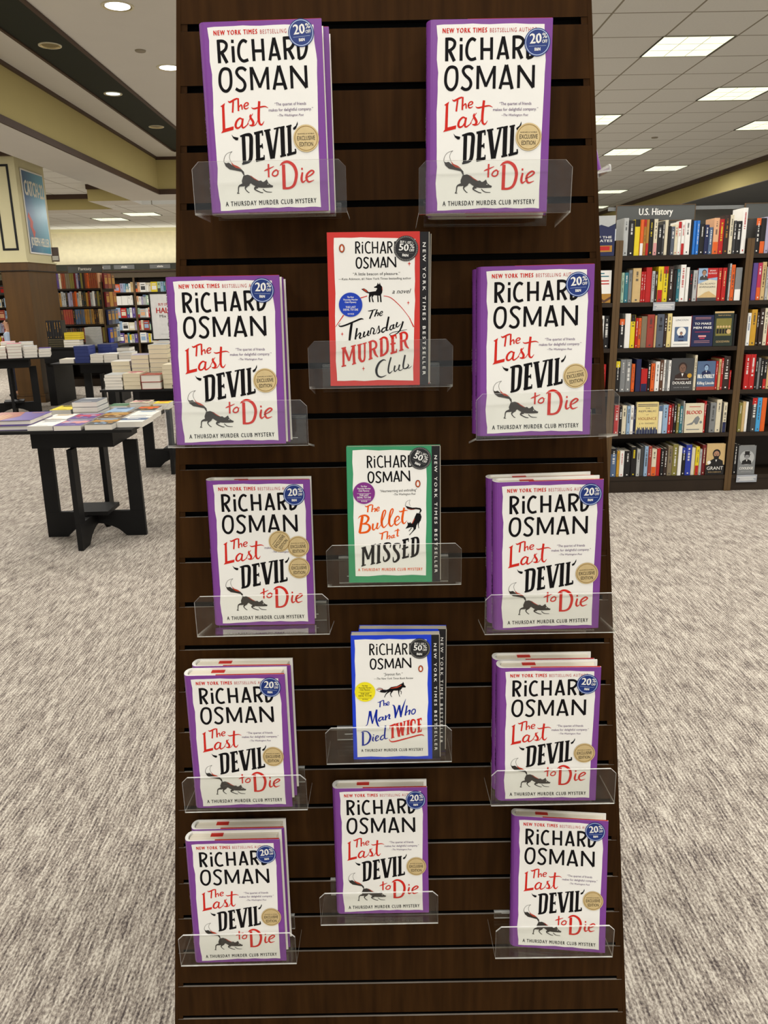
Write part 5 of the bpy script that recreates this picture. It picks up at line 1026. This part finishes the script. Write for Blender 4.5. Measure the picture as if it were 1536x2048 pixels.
def pr_title(c1, c2=None, art=None):
    def f(mb, w, d):
        if c2: rect(mb, -w/2+.004, w/2-.004, -d*.06, d*.30, 0, 3)
        for k, (a, b) in enumerate(((-.36, .30), (-.30, .36), (-.34, .22))): rect(mb, w*a, w*b, d*(.38-.09*k), d*(.38-.09*k+.05), .0003, 2)
        rect(mb, -w*.2, w*.24, -d*.40, -d*.36, .0003, 2)
        if art:
            r_ = random.Random(art)
            for k in range(7): mb.disc(w*r_.uniform(-.32, .32), d*r_.uniform(-.30, .12), .0003+.00004*k, w*r_.uniform(.05, .14), 2 if k % 2 else 3, 12)
        return [c1, c2 or c1]
    return f
TG = 'books laid out on the near display table'
NX, NY, TZ = -1.71, 4.78, .76
table('display_table', (NX-.03)/SC, 4.83/SC, .81, .86, 'nearest black display table at left with crossing cut-out legs and many books', 0, .59, .61)
def pr_bigpurple(mb, w, d):
    mb.poly2([(-w/2+.002, -d/2+.002), (-w*.06, -d/2+.002), (w*.10, -d*.02), (-w*.02, d/2-.002), (-w/2+.002, d/2-.002)], 0, 2)
    for k in range(4): rect(mb, -w*.4+k*w*.09, -w*.35+k*w*.09, -d*.4, d*.1+d*.06*(k % 3), .0003, 3)
    rect(mb, w*.16, w*.40, d*.36, d*.41, .0003, 3)
    return ['rst', 'och']
me = flat_book(.30, .33, .026, 'pur', pr_bigpurple, True)
put(me, -2.000, 4.455, TZ, 3, 'large purple hardcover with orange corner, lower of the pair on near table', TG)
put(me, -1.994, 4.475, TZ+.0268, 1, 'large purple hardcover with orange corner, upper of the pair on near table', TG)
put(flat_book(.142, .21, .025, 'wht', pr_title('lgr', None)), -1.780, 4.372, TZ, -1, 'white paperback at left of the front row on the near table', TG)
put(flat_book(.150, .212, .028, 'pur', pr_title('lil', 'pnk', 3)), -1.628, 4.352, TZ, -1, 'purple paperback with pale flowers in the front row on near table', TG)
put(flat_book(.150, .225, .030, 'dgr', pr_title('lbl', 'och', 8)), -1.463, 4.358, TZ, -1, 'dark paperback with golden art in the front row of near table', TG)
put(flat_book(.145, .22, .030, 'wht', (lambda mb, w, d: (rect(mb, -w/2, w/2, -d*.2, d*.16, 0, 2), rect(mb, -w*.34, w*.1, d*.04, d*.09, .0003, 3), rect(mb, -w*.30, w*.22, -d*.06, -d*.01, .0003, 3), rect(mb, -w*.36, w*.3, d*.28, d*.33, .0003, 2), ['stl', 'wht'])[4])), -1.318, 4.430, TZ, -1, 'white and blue paperback at the right front corner of near table', TG)
put(flat_book(.140, .205, .026, 'wht', pr_title('tan', None)), -1.792, 4.602, TZ, 0, 'white paperback directly behind the front left white one on near table', TG)
put(flat_book(.145, .21, .028, 'pur', pr_title('lil', 'mag', 4)), -1.640, 4.590, TZ, 0, 'purple paperback in the second row just before the slate stack on near table', TG)
put(flat_book(.150, .225, .030, 'brn', pr_title('tan', 'och', 12)), -1.480, 4.605, TZ, -1, 'brown and gold paperback behind the dark one on near table', TG)
put(flat_book(.140, .205, .028, 'wht', pr_title('lbl', None)), -1.326, 4.665, TZ, 0, 'white paperback behind the white and blue one on near table', TG)
me = flat_book(.150, .215, .030, 'slt', pr_title('wht', None, None))
for k in range(3): put(me, -1.690-.003*k, 4.826+.002*k, TZ+.0308*k, -1+1*k, ('bottom', 'middle', 'top')[k]+' slate covered paperback in the stack of three on near table', TG)
put(flat_book(.130, .20, .040, 'yel', pr_title('blk', None)), -1.862, 4.880, TZ, 0, 'yellow covered thick book left of the slate stack on near table', TG)
put(flat_book(.130, .20, .026, 'lbl', pr_title('stl', None)), -1.520, 4.835, TZ, 0, 'light blue paperback in the middle of the near table', TG)
put(flat_book(.130, .19, .028, 'dgr', pr_title('och', 'org', 6)), -1.365, 4.875, TZ, 0, 'dark book with orange figure near the right edge of near table', TG)
put(flat_book(.12, .13, .034, 'grn', pr_title('mnt', None)), -1.575, 5.016, TZ, 0, 'green paperback at the back of the near table', TG)
put(flat_book(.125, .13, .052, 'crm', pr_title('dbr', 'pnk', 5), True), -1.440, 5.020, TZ, 0, 'thick cream hardcover at the back of the near table', TG)
put(flat_book(.10, .12, .040, 'yel', pr_title('org', None)), -1.318, 5.046, TZ, 0, 'yellow orange paperback at the right rear corner of near table', TG)
put(flat_book(.13, .12, .026, 'lgr', pr_title('rst', None)), -1.725, 5.012, TZ, 0, 'pale grey paperback in the back row of near table', TG)

# second table: tall stacks of white-edged paperbacks and the offer sign
SG = 'paperback stacks on the second display table'
table('display_table', -1.62, 6.62, .92, 1.05, 'second black display table, loaded with tall stacks of pale paperbacks', 0, .59, .61)
def stack(x, y, z, w, d, n, t, cov, where, grp, pr=None, jit=.002, rz0=0, hard=False, pg=None):
    r_ = random.Random(int(abs(x*1000)+abs(y*100)+n)); me = flat_book(w, d, t, cov[0], pr, hard, pg); ms = [me]+[flat_book(w, d, t, c, pr, hard, pg) for c in cov[1:]]
    for k in range(n):
        pos = 'top' if k == n-1 else 'bottom' if k == 0 else ORD[k]+' up'
        put(ms[k % len(ms)], x+r_.uniform(-jit, jit), y+r_.uniform(-jit, jit), z+k*(t+.0006), rz0+r_.uniform(-1.2, 1.2), '%s book, %s' % (pos, where), grp)
stack(-1.957, 6.225, TZ, .138, .205, 5, .0225, ('lgr',), 'front left stack of white-edged paperbacks on the second table', SG)
stack(-1.818, 6.225, TZ, .132, .205, 4, .030, ('crm',), 'front stack of cream-edged paperbacks, second from left on second table', SG, pr_title('mag', 'pnk', 2), pg=PAGES3)
stack(-1.672, 6.215, TZ, .150, .205, 2, .055, ('brk',), 'front pair of very thick books on the second table', SG, pr_title('crm', None), hard=True)
stack(-1.520, 6.240, TZ, .136, .21, 5, .036, ('crm',), 'front right stack of cream paperbacks beside the slatwall', SG, pg=PAGES3)
stack(-1.975, 6.500, TZ, .150, .21, 6, .032, ('wht',), 'back left stack of cream-edged paperbacks on the second table', SG, pg=PAGES3)
stack(-1.822, 6.500, TZ, .140, .21, 7, .034, ('lil',), 'tall middle stack of cream-edged paperbacks on the second table', SG, pg=PAGES3)
stack(-1.672, 6.500, TZ, .150, .21, 9, .035, ('lgr',), 'tallest stack of cream-edged paperbacks below the offer sign', SG, pr_title('stl', None), pg=PAGES3)
stack(-1.520, 6.500, TZ, .136, .21, 6, .034, ('pch', 'crm'), 'stack with peach covers beside the slatwall on the second table', SG)
stack(-1.700, 6.760, TZ, .150, .21, 9, .036, ('lgr',), 'rearmost grey-topped stack under the offer sign', SG)
sg = tag(empty('offer_sign', (-1.672*SC, 6.93*SC, HT_)), 'white offer sign on a black stand reading HALF behind the stacks', 'sign')
mb = MB(); mb.box(-.17, .17, -.005, .005, .34, .72); mb.build('sign_panel', mat('sign_white', (214, 212, 208), .5), sg)
for q in ((-.182, .182, .72, .732), (-.182, .182, .328, .34), (-.182, -.17, .34, .72), (.17, .182, .34, .72)):
    mb = MB(); mb.box(q[0], q[1], -.009, .009, q[2], q[3]); mb.build('sign_frame', M_BLK, sg)
mb = MB(); mb.box(-.006, .006, -.006, .006, .012, .328); mb.build('pole', M_BLK, sg); mb = MB(); mb.box(-.09, .09, -.07, .07, 0.0006, .012); mb.build('base', M_BLK, sg)
FY = Matrix(((1, 0, 0, 0), (0, 0, -1, -.0056), (0, 1, 0, 0), (0, 0, 0, 1)))
mb = MB(); ctext(mb, 'BUY ONE, GET ONE', 0, .622, .205, .022, 0, 0, .015); ctext(mb, 'HALF OFF', .0, .560, .250, .045, 0, 0, .03); ctext(mb, 'Mix & Match', .0, .522, .20, .024, 0, 1, .01); mb.disc(0, .462, 0, .036, 1, 28); mb.disc(0, .462, .0003, .030, 2, 28, .027); rect(mb, -.10, .10, .380, .382, 0, 3); ctext(mb, '%', 0, .450, .03, .026, .0004, 2, .02)
mb.xform(FY); mb.build('lettering', [mat('sign_red', (170, 40, 34), .5), ST_BK, M_WHT, mat('sign_grey_ink', (150, 150, 150), .5)], sg)

# third table: blue block stacks
BG = 'books on the third display table'
table('display_table', -2.95, 9.18, .98, 1.05, 'third black display table with a block of dark blue books', 0, .62, .70)
stack(-3.252, 8.80, TZ, .155, .22, 1, .045, ('crm',), 'single cream book at the left of the third table', BG)
stack(-3.085, 8.81, TZ, .158, .23, 5, .036, ('nvy', 'ryl'), 'front stack of dark blue books on the third table', BG, None, .002, 0, False, mat('blue_page_edges', (46, 56, 108), .7))
stack(-2.915, 9.07, TZ, .158, .23, 5, .036, ('nvy', 'ryl'), 'back stack of dark blue books on the third table', BG, None, .002, 0, False, MC['blue_page_edges'])
stack(-2.930, 8.80, TZ, .140, .215, 3, .030, ('wht',), 'front left stack of white paperbacks on the third table', BG, pr_title('pur', None))
stack(-2.782, 8.80, TZ, .145, .215, 3, .031, ('wht',), 'front middle stack of white paperbacks on the third table', BG)
stack(-2.625, 8.81, TZ, .145, .215, 3, .034, ('lgr',), 'front right stack of grey paperbacks on the third table', BG)
stack(-2.72, 9.07, TZ, .140, .215, 4, .034, ('brn', 'dgr'), 'brown stack beside the dark blue books on the third table', BG)

# fourth table: pink and grey stacks, far left
LG = 'books on the far left display table'
table('display_table', -4.399, 9.907, 1.00, .84, 'far left black display table with pink and red topped stacks', R(20), .60, .58)
def lt(u, v): c, s_ = math.cos(R(20)), math.sin(R(20)); return -4.44+c*u-s_*v, 10.02+s_*u+c*v
for (u, v, w, n, t, cov, lb) in ((.42, -.38, .13, 3, .030, ('lgr',), 'rightmost short stack of grey paperbacks on the far left table'), (.27, -.38, .15, 4, .033, ('lgr',), 'second stack from the right edge of the far left table'), (.10, -.39, .16, 5, .034, ('mag', 'lgr'), 'tall stack with magenta top on the far left table'), (-.07, -.39, .16, 4, .034, ('red', 'crm'), 'stack with red covers on the far left table'), (-.24, -.40, .15, 4, .030, ('blk',), 'black stack at the left photo edge on the far left table'),
        (.42, -.14, .14, 3, .030, ('pur', 'lgr'), 'back stack with purple cover at the right of far left table'), (.22, -.14, .16, 5, .034, ('lgr',), 'grey back stack on the far left table'), (.02, -.14, .16, 5, .036, ('pnk', 'crm'), 'pink back stack on the far left table'), (-.18, -.14, .16, 6, .036, ('tpe', 'crm'), 'taupe back stack on the far left table')):
    x, y = lt(u, v); stack(x, y, TZ, w, .21, n, t, cov, lb, LG, pr_title('wht', None) if n > 3 else None, .003, 20)

# dark table against the pillar: gilt bound books
SC = .957; HT_ = .785
DG = 'gilt bound books on the dark table by the pillar'
dt = tag(empty('display_table', (-4.16*SC, 11.95*SC, 0)), 'solid black display table against the wooden pillar with gilt bound books', 'table', 'black display tables')
mb = MB(); mb.box(-.46, .50, -.42, .42, HT_-.02, HT_); mb.build('tabletop', M_BLK, dt); mb = MB(); mb.box(-.44, .48, -.40, .40, .58, HT_-.0205); mb.build('apron', M_BLK, dt)
for sx in (-.40, .40):
    mb = MB(); mb.box(sx-.05, sx+.05, -.36, .36, 0, .5795); mb.build('leg', M_BLK, dt)
for k in range(4): put(flat_book(.23, .17, .028, 'blk', None, True, mat('gilt_dark_edges', (70, 62, 40), .45, .4, .5, 90)), -4.445+.002*k, 11.68, TZ+.0286*k, .5*k, '%s black gilt bound book lying in the pile by the pillar' % ('bottom', 'second', 'third', 'top')[k], DG)
for k in range(6):
    o_ = link('shelf_book', spine_book_mesh(.033, .235, .16, 'blk', None, 'och', k), loc=((-4.575+.036*k)*SC, 11.62*SC, HT_+.117)); tag(o_, '%s gilt black spine standing on the pile by the pillar' % ORD[k], 'book', DG)
for k in range(3): put(flat_book(.215, .16, .032, 'crm', None, True), -4.225, 11.66, TZ+.0326*k, .5*k, '%s thick white book in the pile below the yellow pair' % ('bottom', 'middle', 'top')[k], DG)
for k in range(3): put(flat_book(.215, .16, .030, 'yel', None, True, mat('yellow_edges', (206, 180, 44), .5)), -4.205, 11.66, TZ+.0985+.0306*k, .5*k, '%s yellow book in the pile by the pillar' % ('bottom', 'middle', 'top')[k], DG)
for k in range(6): put(flat_book(.17, .20, .040, 'lgr', None, False, mat('grey_edges', (150, 148, 142), .7)), -4.015, 11.90, TZ+.0406*k, .4*k, '%s pale grey book in the block stack beside the fantasy shelves' % ORD[k], DG)

# ------------------------------------------------------------------ fantasy bookcase and the far wall
FXa, FXb, FYy = -5.13, -4.32, 13.45
FZ = [1.565, 1.285, 1.005, .715, .42, .12]
bookcase('bookcase', FXa, FXb, FYy, .62, FZ, 1.66, 'Fantasy bookcase in the middle distance beside the pillar')
FROW = [['pur', 'pur', 'pur', 'crm', 'rst', 'rst', 'tpe', 'tpe', 'olv', 'olv', 'dred', 'lil', 'nvy', 'olv', 'dbr', 'rst', 'org', 'rst', 'rst', 'rst', 'rst', 'pch'], ['dgn', 'slt', 'och', 'lgr', 'lgr', 'blk', 'lil', 'lil', 'rst', 'org', 'lgr', 'crm', 'dgr', 'dgn', 'och', 'dred', 'lgr', 'wht', 'dgr', 'olv', 'dgn'], ['rst', 'dbr', 'brn', 'brk', 'brk', 'brk', 'brk', 'blk', 'stl', 'stl', 'slt', 'stl', 'och', 'och', 'tpe', 'och', 'dbr', 'dbr', 'tan', 'tan'], ['dbr', 'blk', 'brn', 'dgr', 'blk', 'dgr', 'brn', 'dbr', 'blk', 'dgr', 'brn', 'red', 'red', 'olv', 'dgn', 'tpe', 'dbr', 'tpe', 'brn', 'olv']]
r_ = random.Random(4)
for k, cols in enumerate(FROW):
    n = len(cols); st_ = (FXb-FXa-.056)/n
    for i, c in enumerate(cols):
        o_ = link('shelf_book', spine_book_mesh(st_-.0015, .235 if k != 1 else .215+.02*((i*3) % 2), .16, c, None, 'och' if c in DARKS else None, i % 8), loc=(FXa+.027+st_*i, FYy+.012, FZ[k]+.0005))
        tag(o_, '%s spine, %s from the left, %s of the Fantasy bookcase' % (PAL[c][0], ORD[i], SHN[k]), 'book', 'books on the Fantasy bookcase')
sign('section_sign', -4.64, FYy+.25, 1.815, .56, .105, 'Fantasy', .21, .045, 'grey sign reading Fantasy above the bookcase by the pillar')
for k, (z, cols) in enumerate(((1.56, ('dred', 'rst', 'brn')), (1.27, ('dred', 'och', 'rst')), (.99, ('nvy', 'slt', 'stl')), (.70, ('ryl', 'slt', 'lgr')))):
    mb = MB(); mb.box(0, .05, -.29, .29, 0, .012); tag(mb.build('end_ledge', M_CASE, loc=(FXb+.001, FYy+.31, z-.013)), 'ledge on the end of the Fantasy bookcase, %s' % ('topmost', 'second down', 'third down', 'lowest')[k], 'ledge', 'ledges on the Fantasy bookcase end')
    for i, c in enumerate(cols):
        o_ = link('face_out_book', face_book(.165, .235, .03, c, (lambda mb, w, h: (rect(mb, -w*.38, w*.38, h*.30, h*.72, .0006, 3), rect(mb, -w*.3, w*.3, h*.80, h*.86, .0006, 3), ['och' if c != 'lgr' else 'stl'])[2])), loc=(FXb+.040, FYy+.12+.19*i, z+.0004)); o_.rotation_euler = (0, 0, R(90))
        tag(o_, '%s face-out book, %s on the %s ledge of the bookcase end' % (PAL[c][0], ('nearest', 'middle', 'far')[i], ('topmost', 'second', 'third', 'lowest')[k]), 'book', 'face-out books on the Fantasy bookcase end')
# far wall bookcases
WZ = [1.515, 1.21, .905, .60, .295, .05]; WX = [-9.45, -8.54, -7.63, -6.72, -5.81, -4.90, -3.99]
CM = ['wht', 'crm', 'pnk', 'stl', 'tel', 'red', 'lbl', 'yel', 'org', 'nvy', 'mnt', 'lgr', 'brk', 'pch', 'blk', 'pur', 'wht', 'crm', 'lil', 'dgr', 'wht', 'tan']
r_ = random.Random(11); BN = ['leftmost', 'second', 'third', 'fourth', 'fifth', 'rightmost']
for b in range(6):
    bookcase('bookcase', WX[b]+.0006, WX[b+1]-.0006, 20.55, .30, WZ, 1.86, '%s bookcase against the far left wall' % BN[b])
    for k in range(5):
        if b in (1, 2) and k > 2: continue
        x = WX[b]+.027; X1 = WX[b+1]-.027; i = 0
        while x < X1-.05:
            w = r_.choice((.05, .06, .075, .15, .16)) if b > 2 or b == 0 else .12
            w = min(w, X1-x); h = r_.uniform(.19, .245); c = r_.choice(CM); c2 = r_.choice(CM)
            if w > .1:
                o_ = link('face_out_book', face_book(w-.006, h, .03, c, (lambda mb, w_, h_: (rect(mb, -w_*.36, w_*.36, h_*.22, h_*.62, .0008, 3), rect(mb, -w_*.36, w_*.3, h_*.74, h_*.82, .0008, 3), [c2])[2])), loc=(x+w/2, 20.56, WZ[k]+.0005))
            else:
                o_ = link('shelf_book', spine_book_mesh(w-.002, round(h, 2), .16, c, c2 if i % 3 == 0 else None, None, i % 8), loc=(x, 20.565, WZ[k]+.0005))
            i += 1; tag(o_, '%s book, %s from left, %s of %s far wall bookcase' % (PAL[c][0], ORD[i-1], SHN[k], BN[b]), 'book', 'books on the far wall bookcases'); x += w
mb = MB(); mb.box(-4.0, 4.3, -.05, .05, 0, .14); struct(mb.build('trim_valance', mat('valance_dark', (66, 68, 60), .6), loc=(-7.72, 20.50, 2.045)))
mb = MB(); mb.box(-4.3, 4.3, -.03, .03, 0, .03); struct(mb.build('trim_valance_rail', M_BRT, loc=(-7.72, 20.53, 1.99)))
mb = MB(); mb.box(-4.3, 4.3, 0, .4, 0, .02); struct(mb.build('trim_cove_shelf', M_CASE, loc=(-7.72, 20.56, 2.10)))
mb = MB(); mb.box(-2.4, 2.4, -.01, .01, 0, .13); struct(mb.build('trim_header', mat('header_brown', (96, 84, 66), .6), loc=(-6.39, 20.57, 1.862)))
for (x, lb) in ((-5.97, 'small grey section sign on the far wall valance, left one'), (-5.10, 'small grey section sign on the far wall valance beside slatwall'), (-6.55, 'small pale section sign on the valance right of the Fantasy sign')):
    e = tag(empty('section_sign', (x, 20.44, 2.06)), lb, 'sign', 'section signs on the far wall valance')
    mb = MB(); mb.box(-.25, .25, -.006, .006, 0, .095); mb.build('sign_plate', mat('sign_mid_grey', (120, 122, 122), .5), e); mb = MB()
    for q in range(5): mb.box(-.07+.03*q, -.07+.03*q+.022, -.0075, -.0062, .03, .06+.01*(q % 2))
    mb.build('lettering', M_WHT, e)
